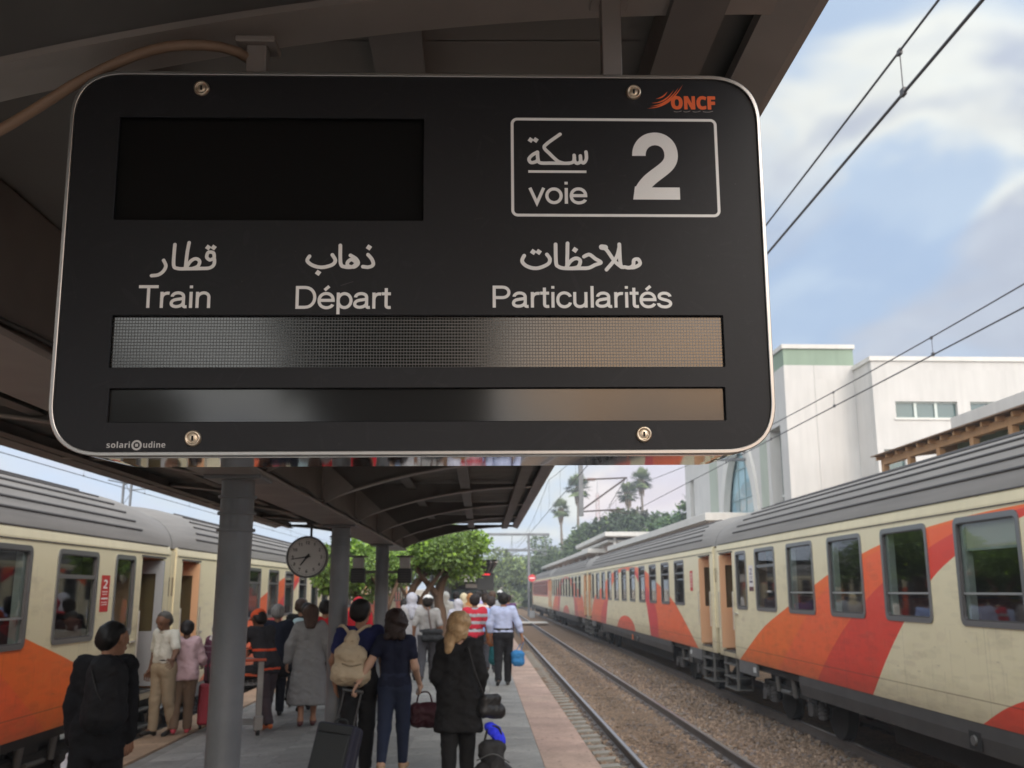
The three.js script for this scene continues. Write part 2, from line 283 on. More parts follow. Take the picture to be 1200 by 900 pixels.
function pillar(z, label, top = 2.46, x = -1.5, r = 0.1) {
  const t = thing('pillar', label, 'pillar', [x, fy(x), z], 0, null), h = top - fy(x);
  mesh('shaft', new THREE.CylinderGeometry(r, r, h - 0.03, 40).translate(0, h / 2 + 0.015, 0), mPillar, t);
  mesh('base_plate', [rbox(-0.19, 0.19, 0, 0.03, -0.19, 0.19, 0.006), new THREE.CylinderGeometry(r + 0.012, r + 0.04, 0.07, 32).translate(0, 0.06, 0)], mPillar, t);
  for (const y of [2.13, 2.23, 2.33]) mesh('collar', new THREE.CylinderGeometry(r + 0.016, r + 0.016, 0.016, 40).translate(0, y - fy(x), 0), mPillar, t);
  mesh('cap', rbox(-0.17, 0.17, h - 0.03, h - 0.006, -0.17, 0.17, 0.006), mPillar, t);
  return t;
}
pillar(-6.02, 'grey round canopy pillar nearest the camera, below the departure board');
pillar(-10.5, 'grey round pillar just right of the hanging clock');
pillar(-14.95, 'grey round pillar with a loudspeaker box on either side');
pillar(-26.5, 'slim grey post between the platform trees', 2.9, -1.32, 0.06);
pillar(-41.8, 'pale far pillar left of the distant direction board', 2.46, -1.5, 0.13);
pillar(-46.2, 'pale far pillar, second under the distant canopy', 2.46, -1.5, 0.1);

// ---------------------------------------------------------------- departure board
const WHITE = '#dddcd8';
function canvasTex(w, h, draw, srgb = true) {
  const c = document.createElement('canvas'); c.width = w; c.height = h; const x = c.getContext('2d'); draw(x, w, h);
  const t = new THREE.CanvasTexture(c); if (srgb) t.colorSpace = THREE.SRGBColorSpace; t.anisotropy = 8; t.needsUpdate = true; return t;
}
// plain grotesque letters as strokes: cap height 1, x-height 0.72; a glyph is [advance, paths]
const el = (cx, cy, rx, ry, a0, a1) => { const o = ['e', cx, cy, rx, ry, a0, a1]; return o; };
const GL = {
  T: [0.64, ['M', 0.01, 0.94, 'L', 0.63, 0.94], ['M', 0.32, 0.94, 'L', 0.32, 0]],
  r: [0.35, ['M', 0.1, 0, 'L', 0.1, 0.72], ['M', 0.1, 0.4, 'C', 0.11, 0.6, 0.2, 0.68, 0.34, 0.65]],
  a: [0.56, ['M', 0.075, 0.5, 'C', 0.09, 0.73, 0.43, 0.73, 0.43, 0.5, 'L', 0.43, 0.15, 'C', 0.43, 0.05, 0.47, 0.05, 0.54, 0.06], ['M', 0.43, 0.44, 'C', 0.36, 0.36, 0.055, 0.44, 0.055, 0.2, 'C', 0.055, 0, 0.41, 0.02, 0.43, 0.26]],
  i: [0.2, ['M', 0.1, 0, 'L', 0.1, 0.72], ['M', 0.1, 0.87, 'L', 0.1, 1.0]],
  n: [0.56, ['M', 0.1, 0, 'L', 0.1, 0.72], ['M', 0.1, 0.42, 'C', 0.12, 0.74, 0.46, 0.76, 0.46, 0.46, 'L', 0.46, 0]],
  D: [0.74, ['M', 0.1, 0.06, 'L', 0.1, 0.94, 'L', 0.34, 0.94, 'C', 0.76, 0.94, 0.76, 0.06, 0.34, 0.06, 'Z']],
  e: [0.56, ['M', 0.05, 0.37, 'L', 0.5, 0.37, 'C', 0.5, 0.78, 0.055, 0.78, 0.055, 0.36, 'C', 0.055, -0.04, 0.43, -0.02, 0.49, 0.19]],
  'é': [0.56, ['M', 0.05, 0.37, 'L', 0.5, 0.37, 'C', 0.5, 0.78, 0.055, 0.78, 0.055, 0.36, 'C', 0.055, -0.04, 0.43, -0.02, 0.49, 0.19], ['M', 0.22, 0.82, 'L', 0.37, 1.0]],
  p: [0.57, ['M', 0.1, -0.25, 'L', 0.1, 0.72], el(0.3, 0.36, 0.205, 0.31)],
  t: [0.31, ['M', 0.14, 0.92, 'L', 0.14, 0.16, 'C', 0.14, 0.04, 0.22, 0.05, 0.29, 0.06], ['M', 0, 0.665, 'L', 0.29, 0.665]],
  P: [0.66, ['M', 0.1, 0, 'L', 0.1, 0.94, 'L', 0.36, 0.94, 'C', 0.64, 0.94, 0.64, 0.46, 0.36, 0.46, 'L', 0.1, 0.46]],
  c: [0.5, ['M', 0.46, 0.5, 'C', 0.4, 0.76, 0.055, 0.76, 0.055, 0.36, 'C', 0.055, -0.04, 0.41, -0.04, 0.46, 0.24]],
  u: [0.56, ['M', 0.1, 0.72, 'L', 0.1, 0.26, 'C', 0.1, -0.04, 0.45, -0.02, 0.46, 0.3], ['M', 0.46, 0.72, 'L', 0.46, 0]],
  l: [0.2, ['M', 0.1, 0, 'L', 0.1, 1]],
  s: [0.5, ['M', 0.43, 0.51, 'C', 0.41, 0.73, 0.08, 0.72, 0.08, 0.52, 'C', 0.08, 0.33, 0.445, 0.41, 0.445, 0.19, 'C', 0.445, -0.01, 0.06, -0.02, 0.05, 0.21]],
  v: [0.5, ['M', 0.035, 0.72, 'L', 0.25, 0.03, 'L', 0.465, 0.72]],
  o: [0.56, el(0.28, 0.36, 0.22, 0.31)],
};
function strokePath(x, p, f) {
  x.beginPath();
  if (p[0] === 'e') { for (let k = 0; k <= 40; k++) { const a = k / 40 * 2 * Math.PI, q = f(p[1] + p[3] * Math.cos(a), p[2] + p[4] * Math.sin(a)); k ? x.lineTo(...q) : x.moveTo(...q); } x.closePath(); x.stroke(); return; }
  for (let i = 0; i < p.length;) {
    if (p[i] === 'M') { x.moveTo(...f(p[i + 1], p[i + 2])); i += 3; } else if (p[i] === 'L') { x.lineTo(...f(p[i + 1], p[i + 2])); i += 3; }
    else if (p[i] === 'C') { x.bezierCurveTo(...f(p[i + 1], p[i + 2]), ...f(p[i + 3], p[i + 4]), ...f(p[i + 5], p[i + 6])); i += 7; } else { x.closePath(); i++; }
  }
  x.stroke();
}
function word(x, s, u0, u1, base, cap, K, wt = 0.125) {
  let W = 0; for (const ch of s) W += GL[ch][0]; const sx = (u1 - u0) / (W - 0.1); let at = u0 - 0.045 * sx;
  x.lineWidth = wt * cap * K; x.lineCap = 'butt'; x.lineJoin = 'miter';
  for (const ch of s) { const [adv, ...ps] = GL[ch]; for (const p of ps) strokePath(x, p, (a, b) => [(at + a * sx) * K, (base - b * cap) * K]); at += adv * sx; }
}
// Arabic words as pen strokes: box in drawing units, then polylines through which a smooth pen runs, then dots
function smooth(x, pts, f) {
  const q = pts.map((p) => f(...p)); x.beginPath(); x.moveTo(...q[0]);
  if (q.length === 2) x.lineTo(...q[1]);
  else for (let i = 0; i < q.length - 1; i++) { const a = q[Math.max(0, i - 1)], b = q[i], c = q[i + 1], d = q[Math.min(q.length - 1, i + 2)]; x.bezierCurveTo(b[0] + (c[0] - a[0]) / 6, b[1] + (c[1] - a[1]) / 6, c[0] - (d[0] - b[0]) / 6, c[1] - (d[1] - b[1]) / 6, c[0], c[1]); }
  x.stroke();
}
function arabic(x, bb, uv, lines, dots, wt, K) {
  const sx = (uv[1] - uv[0]) / (bb[1] - bb[0]), sy = (uv[3] - uv[2]) / (bb[3] - bb[2]), f = (a, b) => [(uv[0] + (a - bb[0]) * sx) * K, (uv[2] + (b - bb[2]) * sy) * K];
  x.lineCap = 'round'; x.lineJoin = 'round';
  for (const l of lines) { const w = typeof l[0] === 'number' ? l[0] : 1, pts = typeof l[0] === 'number' ? l.slice(1) : l; x.lineWidth = wt * w * sx * K; smooth(x, pts, f); }
  for (const [a, b] of dots) { const q = f(a, b), r = wt * 0.62 * sx * K; x.save(); x.translate(...q); x.rotate(0.6); x.fillRect(-r, -r, 2 * r, 2 * r); x.restore(); }
}
const SW = 1.18, SH = 0.66, VO = 0.007;
const board = thing('departure_board', 'large black departure board with rounded corners and a 2, hanging overhead', 'sign', [-0.11, 2.316, -1.555]);
board.rotation.set(0.04, 0, 0.0085);
{
  const L = (u, v) => [u - SW / 2, SH / 2 - v + VO];
  const K = 1735, faceTex = canvasTex(2048, Math.round(SH * K), (x, w, h) => {
    x.fillStyle = '#101115'; x.fillRect(0, 0, w, h);
    for (let i = 0; i < 2600; i++) { const k = rnd(); x.fillStyle = `rgba(${k > 0.6 ? '120,116,110' : '8,8,9'},${0.02 + 0.05 * rnd()})`; x.beginPath(); x.ellipse(rnd() * w, rnd() * h, 2 + 60 * rnd() * rnd(), 1 + 12 * rnd() * rnd(), rnd() * 3, 0, 7); x.fill(); }
    for (let i = 0; i < 260; i++) { x.fillStyle = `rgba(150,146,138,${0.08 + 0.25 * rnd() * rnd()})`; x.beginPath(); x.arc(rnd() * w, rnd() * h, 0.7 + 1.6 * rnd() * rnd(), 0, 7); x.fill(); }
    x.strokeStyle = 'rgba(120,116,110,0.5)'; x.lineWidth = 1.5; x.beginPath(); x.moveTo(0.462 * K, 0.378 * K); x.lineTo(0.483 * K, 0.371 * K); x.stroke();
    for (let i = 0; i < 90; i++) { x.strokeStyle = `rgba(150,148,142,${0.05 + 0.2 * rnd() * rnd()})`; x.lineWidth = 1 + rnd(); const a = rnd() * w, b = rnd() * h, an = rnd() * 6; x.beginPath(); x.moveTo(a, b); x.lineTo(a + Math.cos(an) * 50 * rnd(), b + Math.sin(an) * 14 * rnd()); x.stroke(); }
    x.translate(0, -VO * K);
    x.fillStyle = x.strokeStyle = WHITE;
    word(x, 'Train', 0.132, 0.248, 0.4235, 0.0385, K, 0.142); word(x, 'Départ', 0.388, 0.544, 0.4245, 0.0385, K, 0.142); word(x, 'Particularités', 0.715, 1.014, 0.4225, 0.0375, K, 0.145);
    word(x, 'voie', 0.78, 0.875, 0.2405, 0.0395, K, 0.145);
    x.fillRect(0.777 * K, 0.1805 * K, 0.1 * K, 0.0048 * K);
    x.lineWidth = 0.0052 * K; x.beginPath(); x.roundRect(0.75 * K, 0.0875 * K, 0.353 * K, 0.1735 * K, 0.009 * K); x.stroke();
    { // the big 2
      const u0 = 0.956, u1 = 1.037, v0 = 0.113, v1 = 0.2325, f = (a, b) => [(u0 + a * (u1 - u0)) * K, (v1 - b * (v1 - v0)) * K];
      x.lineCap = 'butt'; x.lineJoin = 'miter'; x.lineWidth = 0.0235 * K;
      strokePath(x, ['M', 0.15, 0.645, 'C', 0.13, 1.0, 0.84, 1.02, 0.84, 0.67, 'C', 0.84, 0.43, 0.34, 0.4, 0.16, 0.1], f);
      x.beginPath(); for (const [i, q] of [[0.0, 0], [1, 0], [1, 0.185], [0.16, 0.185], [0.045, 0.2]].entries()) { const p = f(...q); i ? x.lineTo(...p) : x.moveTo(...p); } x.fill();
      x.fillStyle = '#101115'; x.beginPath(); x.moveTo(...f(-0.08, 0.66)); x.lineTo(...f(0.32, 0.66)); x.lineTo(...f(0.32, 0.6)); x.lineTo(...f(-0.08, 0.6)); x.fill();
      x.fillStyle = '#141416'; x.beginPath(); x.arc(...f(0.83, 0.33), 0.0055 * K, 0, 7); x.fill(); x.fillStyle = WHITE;
    }
    arabic(x, [147, 403, 295, 415], [0.777, 0.878, 0.114, 0.168], [[[400, 368], [401, 395], [390, 412], [378, 406], [375, 384]], [[376, 390], [374, 408], [360, 414], [350, 405], [348, 382]], [[349, 390], [344, 408], [325, 414], [290, 414]], [[300, 414], [275, 405], [240, 375], [218, 352], [232, 334], [288, 297]], [[285, 414], [240, 414], [200, 413], [190, 400], [188, 370]], [[188, 370], [165, 382], [151, 398], [160, 412], [182, 408], [190, 398]]], [[159, 321], [181, 321]], 16, K);
    arabic(x, [163, 432, 65, 210], [0.149, 0.252, 0.31, 0.37], [[[430, 135], [427, 112], [405, 108], [398, 128], [412, 140], [430, 135], [430, 160], [410, 174], [370, 176], [310, 177], [275, 176], [257, 160], [258, 76]], [[312, 172], [330, 145], [352, 135], [368, 146], [362, 166], [340, 176]], [[319, 68], [313, 110], [309, 170]], [[213, 142], [224, 165], [214, 188], [192, 203], [165, 206]]], [[402, 88], [426, 88]], 16, K);
    arabic(x, [800, 1062, 75, 195], [0.404, 0.517, 0.314, 0.366], [[[1038, 115], [1054, 135], [1058, 156], [1040, 165], [1019, 163]], [[970, 118], [992, 132], [1000, 150], [985, 164], [962, 160], [960, 145], [975, 135], [992, 148], [978, 164], [950, 164], [933, 150], [930, 78]], [[900, 116], [912, 138], [900, 156], [862, 166], [825, 158], [804, 140], [812, 122]]], [[1041, 86], [847, 188]], 15, K);
    arabic(x, [197, 765, 85, 222], [0.764, 0.966, 0.308, 0.358], [[[708, 208], [735, 206], [760, 190], [752, 168], [732, 172], [728, 196], [712, 208], [690, 206], [668, 195], [664, 96]], [[664, 110], [648, 160], [600, 218]], [1.5, [580, 110], [596, 112]], [[582, 108], [604, 125], [640, 178], [672, 206]], [[494, 156], [520, 146], [548, 166], [574, 184], [545, 196], [515, 210], [470, 212], [400, 212], [372, 204], [361, 185], [360, 97]], [[410, 206], [432, 176], [458, 164], [476, 176], [466, 204], [440, 212]], [[417, 92], [415, 150], [413, 205]], [[318, 146], [332, 168], [322, 192], [270, 212], [222, 202], [200, 178], [210, 152]]], [[452, 124], [253, 134], [279, 134]], 18.5, K);
    // operator's mark: orange strokes and letters
    x.strokeStyle = x.fillStyle = '#dd6230';
    for (const [a, b, c, d, e, g, wd] of [[0.984, 0.066, 1.022, 0.064, 1.05, 0.02, 0.0042], [0.992, 0.056, 1.015, 0.056, 1.034, 0.03, 0.0036], [0.99, 0.062, 1.018, 0.06, 1.042, 0.026, 0.004], [1.0, 0.048, 1.012, 0.046, 1.022, 0.034, 0.003]]) {
      x.beginPath(); x.moveTo(a * K, b * K); x.quadraticCurveTo(c * K, d * K, e * K, g * K); x.quadraticCurveTo((c + 0.004) * K, (d + wd * 1.2) * K, a * K, b * K); x.fill();
    }
    x.save(); x.translate(1.0265 * K, 0.0665 * K); x.font = 'bold 100px sans-serif'; const tw = x.measureText('ONCF').width; x.scale(0.079 * K / tw, 0.0225 * K / 72); x.lineWidth = 8; x.fillText('ONCF', 0, 0); x.strokeText('ONCF', 0, 0); x.restore();
    x.strokeStyle = '#8d8a86'; x.lineWidth = 0.0012 * K; for (const [a, b] of [[1.032, 1.045], [1.049, 1.06], [1.065, 1.078], [1.083, 1.1]]) { x.beginPath(); x.moveTo(a * K, 0.0715 * K); x.quadraticCurveTo((a + b) / 2 * K, 0.0735 * K, b * K, 0.0705 * K); x.stroke(); }
    // maker's mark, bottom left
    x.fillStyle = '#a8a7a4'; x.font = 'bold 100px sans-serif';
    const put = (s, u0, u1, base, cap) => { x.save(); x.translate(u0 * K, base * K); const t = x.measureText(s).width; x.scale((u1 - u0) * K / t, cap * K / 72); x.fillText(s, 0, 0); x.restore(); };
    put('solari', 0.093, 0.132, 0.655, 0.0095); put('udine', 0.151, 0.188, 0.655, 0.0095);
    x.strokeStyle = '#a8a7a4'; x.lineWidth = 0.0032 * K; x.beginPath(); x.arc(0.1415 * K, 0.6505 * K, 0.0068 * K, 0, 7); x.stroke(); x.fillRect(0.139 * K, 0.648 * K, 0.005 * K, 0.005 * K);
  });
  const screens = [[0.08, 0.599, 0.087, 0.272], [0.088, 1.102, 0.435, 0.5245], [0.091, 1.1, 0.557, 0.614]].map(([a, b, c, d]) => [a, b, c - VO, d - VO]);
  const shape = rrect(-SW / 2 + 0.0046, SW / 2 - 0.0046, -SH / 2 + 0.0046, SH / 2 - 0.0046, 0.083, THREE.Shape);
  for (const [a, b, c, d] of screens) shape.holes.push(rrect(a - SW / 2, b - SW / 2, SH / 2 - d, SH / 2 - c, 0.003));
  const g = new THREE.ExtrudeGeometry(shape, { depth: 0.004, bevelEnabled: true, bevelSize: 0.001, bevelThickness: 0.001, bevelSegments: 1, curveSegments: 16 }), uv = g.attributes.uv, p = g.attributes.position;
  for (let i = 0; i < p.count; i++) uv.setXY(i, (p.getX(i) + SW / 2) * K / 2048, 1 - (SH / 2 - p.getY(i)) / SH);
  mesh('face_panel', g.translate(0, 0, 0.0), new THREE.MeshPhysicalMaterial({ map: faceTex, roughness: 0.55, clearcoat: 0.1, clearcoatRoughness: 0.4, specularIntensity: 0.5, bumpMap: rep(TEX.bump, 9), bumpScale: 0.00008 }), board, 0);
  // bright rim round the face
  const ring = rrect(-SW / 2, SW / 2, -SH / 2, SH / 2, 0.088, THREE.Shape); ring.holes.push(rrect(-SW / 2 + 0.0042, SW / 2 - 0.0042, -SH / 2 + 0.0042, SH / 2 - 0.0042, 0.0835));
  mesh('rim', new THREE.ExtrudeGeometry(ring, { depth: 0.02, bevelEnabled: true, bevelSize: 0.0015, bevelThickness: 0.0015, bevelSegments: 2, curveSegments: 16 }).translate(0, 0, -0.012), M(lin(0.34, 0.33, 0.315), 0.32, { metalness: 0.95 }), board);
  // case behind, in bright metal; its foot shows below the face
  const cs = rrect(-SW / 2 + 0.004, SW / 2 - 0.004, -SH / 2 + 0.001, SH / 2 - 0.001, 0.086, THREE.Shape);
  mesh('case', new THREE.ExtrudeGeometry(cs, { depth: 0.17, bevelEnabled: true, bevelSize: 0.003, bevelThickness: 0.003, bevelSegments: 2, curveSegments: 20 }).translate(0, 0, -0.195), M(lin(0.72, 0.7, 0.68), 0.035, { metalness: 1 }), board);
  mesh('case_lid', rbox(-SW / 2 + 0.3, SW / 2 - 0.3, SH / 2 - 0.004, SH / 2 + 0.012, -0.17, -0.012, 0.003), M(lin(0.02, 0.02, 0.02), 0.7), board);
  const led = (n, m, dot, gap = '#0a0a0a', srgb = true) => canvasTex(2048, 256, (x, w, h) => { x.fillStyle = gap; x.fillRect(0, 0, w, h); x.fillStyle = dot; const a = w / n, b = h / m; for (let i = 0; i < n; i++) for (let j = 0; j < m; j++) x.fillRect(i * a + a * 0.14, j * b + b * 0.16, a * 0.74, b * 0.68); }, srgb);
  const mk = [new THREE.MeshPhysicalMaterial({ map: led(200, 71, '#0b0b0a'), roughness: 0.8, specularIntensity: 0.3 }), new THREE.MeshPhysicalMaterial({ color: lin(0.008, 0.008, 0.0075), roughness: 1, roughnessMap: led(205, 18, '#1a1a1a', '#525252', false), specularIntensity: 1, ior: 1.62 }), new THREE.MeshPhysicalMaterial({ color: lin(0.006, 0.006, 0.006), roughness: 0.6, clearcoat: 1, clearcoatRoughness: 0.09, specularIntensity: 0.3 })];
  screens.forEach(([a, b, c, d], i) => {
    const pl = new THREE.PlaneGeometry(b - a + 0.006, d - c + 0.006).translate((a + b) / 2 - SW / 2, SH / 2 - (c + d) / 2, i ? -0.003 : -0.008);
    mesh('display_screen', pl, mk[i], board, 0);
  });
  const mBrass = M(lin(0.5, 0.42, 0.32), 0.35, { metalness: 0.85 });
  for (const [u, v] of [[0.217, 0.036], [0.962, 0.037], [0.231, 0.64], [0.962, 0.636]]) {
    const [x, y] = L(u, v), s = mesh('lock_screw', [new THREE.LatheGeometry([[0, 0.004], [0.006, 0.004], [0.0065, 0.0025], [0.0085, 0.0025], [0.009, 0.0055], [0.0125, 0.005], [0.0135, 0]].map((q) => new THREE.Vector2(...q)), 28).rotateX(Math.PI / 2).translate(x, y, 0.005)], mBrass, board);
    mesh('lock_slot', box(x - 0.0016, x + 0.0016, y - 0.004, y + 0.004, 0.0088, 0.0096), M(0x0b0a09, 0.8), s);
  }
  // two hangers up to the rib
  for (const [u, top] of [[0.295, 0.092], [0.934, 0.19]]) { const x = u - SW / 2; mesh('hanger', [rbox(x - 0.018, x + 0.018, SH / 2 - 0.02, SH / 2 + top, -0.075, -0.045, 0.003), rbox(x - 0.035, x + 0.035, SH / 2 + top - 0.012, SH / 2 + top, -0.09, -0.03, 0.003)], mFascia, board); }
}
const PIPE = [[-1.5, 2.46, -1.5], [-1.25, 2.4, -1.52], [-1.0, 2.43, -1.54], [-0.824, 2.533, -1.545], [-0.757, 2.582, -1.545], [-0.69, 2.632, -1.545], [-0.595, 2.687, -1.55], [-0.526, 2.703, -1.55], [-0.45, 2.708, -1.57], [-0.42, 2.705, -1.6]];
tag(mesh('conduit_pipe', tube(PIPE, 0.0095, 40, 10), M(lin(0.2, 0.13, 0.085), 0.6)), 'thin brown cable pipe running to the left hanger of the board', 'pipe');

// clock hanging from the left wing
{
  const R = 0.225, c = thing('station_clock', 'round grey hanging clock showing about a quarter to eight', 'clock', [-1.94, 2.135, -11.05]);
  const dial = canvasTex(512, 512, (x, w) => {
    x.fillStyle = '#b9b6b0'; x.fillRect(0, 0, w, w); x.fillStyle = '#1d1c1b'; x.textAlign = 'center'; x.textBaseline = 'middle'; x.font = 'bold 56px sans-serif';
    for (let i = 1; i <= 12; i++) { const a = i * Math.PI / 6; x.fillText(String(i), 256 + 184 * Math.sin(a), 256 - 184 * Math.cos(a)); }
    for (let i = 0; i < 60; i++) { const a = i * Math.PI / 30; x.save(); x.translate(256 + 226 * Math.sin(a), 256 - 226 * Math.cos(a)); x.rotate(a); x.fillRect(-2, -8, i % 5 ? 3 : 7, 16); x.restore(); }
  });
  mesh('casing', new THREE.CylinderGeometry(R, R, 0.1, 48, 1, true).rotateX(Math.PI / 2), M(lin(0.08, 0.08, 0.08), 0.5), c);
  mesh('bezel', new THREE.TorusGeometry(R - 0.004, 0.011, 10, 56).translate(0, 0, 0.05), M(lin(0.1, 0.1, 0.1), 0.45), c);
  mesh('dial', new THREE.CircleGeometry(R - 0.006, 48).translate(0, 0, 0.046), M(0xffffff, 0.5, { map: dial }), c, 0);
  mesh('dial_back', new THREE.CircleGeometry(R - 0.006, 48).rotateY(Math.PI).translate(0, 0, -0.046), M(0xffffff, 0.5, { map: dial }), c, 0);
  const hand = (len, w, a, z) => extrude([[-w, -0.04], [w, -0.04], [w * 0.6, len], [-w * 0.6, len]], 0.003).rotateZ(-a).translate(0, 0, z), mh = M(0x0d0d0d, 0.6);
  mesh('minute_hand', hand(0.175, 0.008, 43.6 / 60 * 2 * Math.PI, 0.056), mh, c); mesh('hour_hand', hand(0.115, 0.011, 7.25 / 12 * 2 * Math.PI, 0.051), mh, c);
  mesh('hub', new THREE.CylinderGeometry(0.016, 0.016, 0.014, 20).rotateX(Math.PI / 2).translate(0, 0, 0.056), mh, c);
  mesh('hanger', [cyl([0.03, R - 0.01, 0], [0.03, 0.37, 0], 0.014), rbox(-0.02, 0.08, 0.36, 0.385, -0.05, 0.05, 0.004)], M(lin(0.06, 0.06, 0.06), 0.5), c);
}
// boxes beside the third pillar
for (const [x, label] of [[-1.83, 'dark speaker box with a pale lid left of the third pillar'], [-1.14, 'dark speaker box with a pale lid right of the third pillar']]) {
  const t = thing('speaker_box', label, 'speaker', [x, 2.02, -14.75], 0);
  mesh('pale_cover', rbox(-0.075, 0.075, 0.07, 0.235, -0.1, 0.1, 0.012), M(lin(0.34, 0.33, 0.31), 0.6), t);
  mesh('housing', [rbox(-0.1, 0.1, -0.14, 0.07, -0.12, 0.12, 0.012)], M(lin(0.02, 0.02, 0.02), 0.6), t);
  mesh('bracket', [rbox(x < -1.5 ? 0.06 : -0.26, x < -1.5 ? 0.26 : -0.06, 0.0, 0.04, -0.02, 0.02, 0.004)], mSteel, t); mesh('lid', rbox(-0.12, 0.12, 0.235, 0.26, -0.13, 0.13, 0.004), mSteel, t);
  mesh('grille', Array.from({ length: 5 }, (_, k) => box(-0.085, 0.085, -0.115 + k * 0.035, -0.1 + k * 0.035, 0.12, 0.128)), M(lin(0.05, 0.05, 0.05), 0.5), t);
}
// ---------------------------------------------------------------- trains
const CREAM = '#dfd2ae', ORANGE = '#f06a1e', DEEP = '#dc5a30', RED = '#dc3a24';
const YB = 0.44, YT = 2.6, CARL = 25.6;
function liveryTex(w, len, draw, dirtSeed) {
  const h = 384, kx = w / len, ky = h / (YT - YB);
  return canvasTex(w, h, (x) => {
    x.fillStyle = CREAM; x.fillRect(0, 0, w, h);
    const P = (pts) => { x.beginPath(); pts.forEach((p, i) => i ? x.lineTo(p[0] * kx, (YT - p[1]) * ky) : x.moveTo(p[0] * kx, (YT - p[1]) * ky)); x.closePath(); x.fill(); };
    const curve = (pts) => { const v = new THREE.CatmullRomCurve3(pts.map((p) => V(p[0], p[1], 0)), false, 'centripetal'); return v.getPoints(pts.length * 8).map((q) => [q.x, q.y]); };
    const fillBetween = (col, a, b) => { x.fillStyle = col; P([...curve(a), ...curve(b).reverse()]); };
    draw(fillBetween, x, P, curve, kx, ky);
    x.fillStyle = 'rgba(60,40,25,0.55)'; x.fillRect(0, (YT - 0.675) * ky, w, Math.max(1.2, 0.008 * ky));     // panel seam
    x.fillStyle = 'rgba(90,70,40,0.25)'; x.fillRect(0, (YT - 2.585) * ky, w, 2);
    for (let i = 0; i < 2600; i++) { const a = hash2(i, 1, dirtSeed), b = hash2(i, 2, dirtSeed), c = hash2(i, 3, dirtSeed); x.fillStyle = `rgba(${c > 0.5 ? '50,38,26' : '255,240,210'},${0.012 + 0.03 * hash2(i, 4, dirtSeed)})`; const yy = (c > 0.35 ? 1 - b * b * 0.8 : b) * h; x.beginPath(); x.ellipse(a * w, yy, 2 + 26 * c, 1 + 9 * hash2(i, 5, dirtSeed), 0, 0, 7); x.fill(); }
    for (let i = 0; i < 420; i++) { const a = hash2(i, 7, dirtSeed) * w, low = i % 2, b = (low ? 0.5 + 0.45 * hash2(i, 8, dirtSeed) : hash2(i, 8, dirtSeed)) * h, l = 14 + 90 * hash2(i, 11, dirtSeed), gr = x.createLinearGradient(0, b, 0, b + l), al = 0.025 + 0.075 * hash2(i, 9, dirtSeed); gr.addColorStop(0, `rgba(55,42,28,${al})`); gr.addColorStop(1, 'rgba(55,42,28,0)'); x.fillStyle = gr; x.fillRect(a, b, 1 + 3 * hash2(i, 10, dirtSeed), l); }
    for (let s = 1.42; s < len; s += 1.97) { x.fillStyle = 'rgba(60,48,30,0.16)'; x.fillRect(s * kx, 0, 1.6, h); }   // upright panel joints
    for (let i = 0; i < 24; i++) { const a = hash2(i, 21, dirtSeed) * w, b = (0.6 + 0.3 * hash2(i, 22, dirtSeed)) * h; x.strokeStyle = 'rgba(50,40,28,0.22)'; x.lineWidth = 1; x.fillStyle = 'rgba(45,36,26,0.18)'; x.fillRect(a + 30, b - 6, 3 + 9 * hash2(i, 23, dirtSeed), 2); }
    const gr = x.createLinearGradient(0, h - 70, 0, h); gr.addColorStop(0, 'rgba(60,45,30,0)'); gr.addColorStop(1, 'rgba(60,45,30,0.22)'); x.fillStyle = gr; x.fillRect(0, h - 70, w, 70);   // road grime thrown up along the foot of the side
  });
}
const sweepA = (F) => {
  const e = [[1.5, 0.4], [2.4, 0.76], [3.37, 1.12], [4.84, 1.5], [6.31, 1.87], [7.5, 2.13], [8.95, 2.36], [10.2, 2.48], [11.6, 2.555], [13, 2.58]];
  const m = [[6.05, 0.4], [6.83, 0.94], [7.68, 1.4], [8.25, 1.65], [9, 1.92], [10.25, 2.26], [11.2, 2.44], [12.3, 2.54], [13, 2.57]];
  const d = [[4.08, 0.4], [5.06, 0.98], [5.9, 1.45], [7.2, 1.95], [9, 2.31], [11, 2.5], [13, 2.575]];
  const r = [[8.2, 0.4], [8.8, 0.95], [9.4, 1.41], [10.22, 1.9], [10.8, 2.13], [11.6, 2.34], [12.25, 2.46], [13, 2.55]];
  F(ORANGE, e, m); F('#f0602a', d, m); F(RED, m, r);
  F('#e0412a', [[11.0, 0.4], [11.5, 0.62], [11.95, 0.76], [13, 0.98]], [[13, 0.4], [13.01, 0.4]]);
};
const sweepB = (F, x, P, curve, kx, ky, flip) => {
  const f = (l) => flip ? l.map(([a, b]) => [CARL - a, b]) : l;
  const o = [[1.67, 0.4], [4.56, 1.46], [7, 1.98], [9.5, 2.42], [12, 2.56], [15, 2.55], [17.6, 2.35], [20, 1.95], [23.2, 1.4], [24.8, 0.4]];
  const n = [[8.3, 0.4], [9.07, 1.41], [10.2, 1.95], [11, 2.25], [12.5, 2.44], [15, 2.4], [16.7, 2.05], [18.3, 1.41], [19.1, 0.4]];
  F('#ec6634', f(o), f(n));
  F('#d5343a', f([[7.0, 0.4], [7.2, 1.1], [8, 1.55], [9.6, 2.05], [11.2, 2.45]]), f([[8.3, 0.4], [9.07, 1.41], [10.2, 1.95], [11, 2.25], [11.4, 2.44]]));
  F('#d63e34', f([[18.3, 1.41], [19.6, 1.3], [20.5, 0.9], [20.9, 0.4]]), f([[18.3, 1.4], [18.7, 1.0], [19.1, 0.4], [19.11, 0.4]]));
  x.fillStyle = '#ea5e42'; x.beginPath(); x.ellipse((flip ? CARL - 13.5 : 13.5) * kx, (YT - 0.42) * ky, 2.15 * kx, 0.48 * ky, 0, 0, 7); x.fill();
};
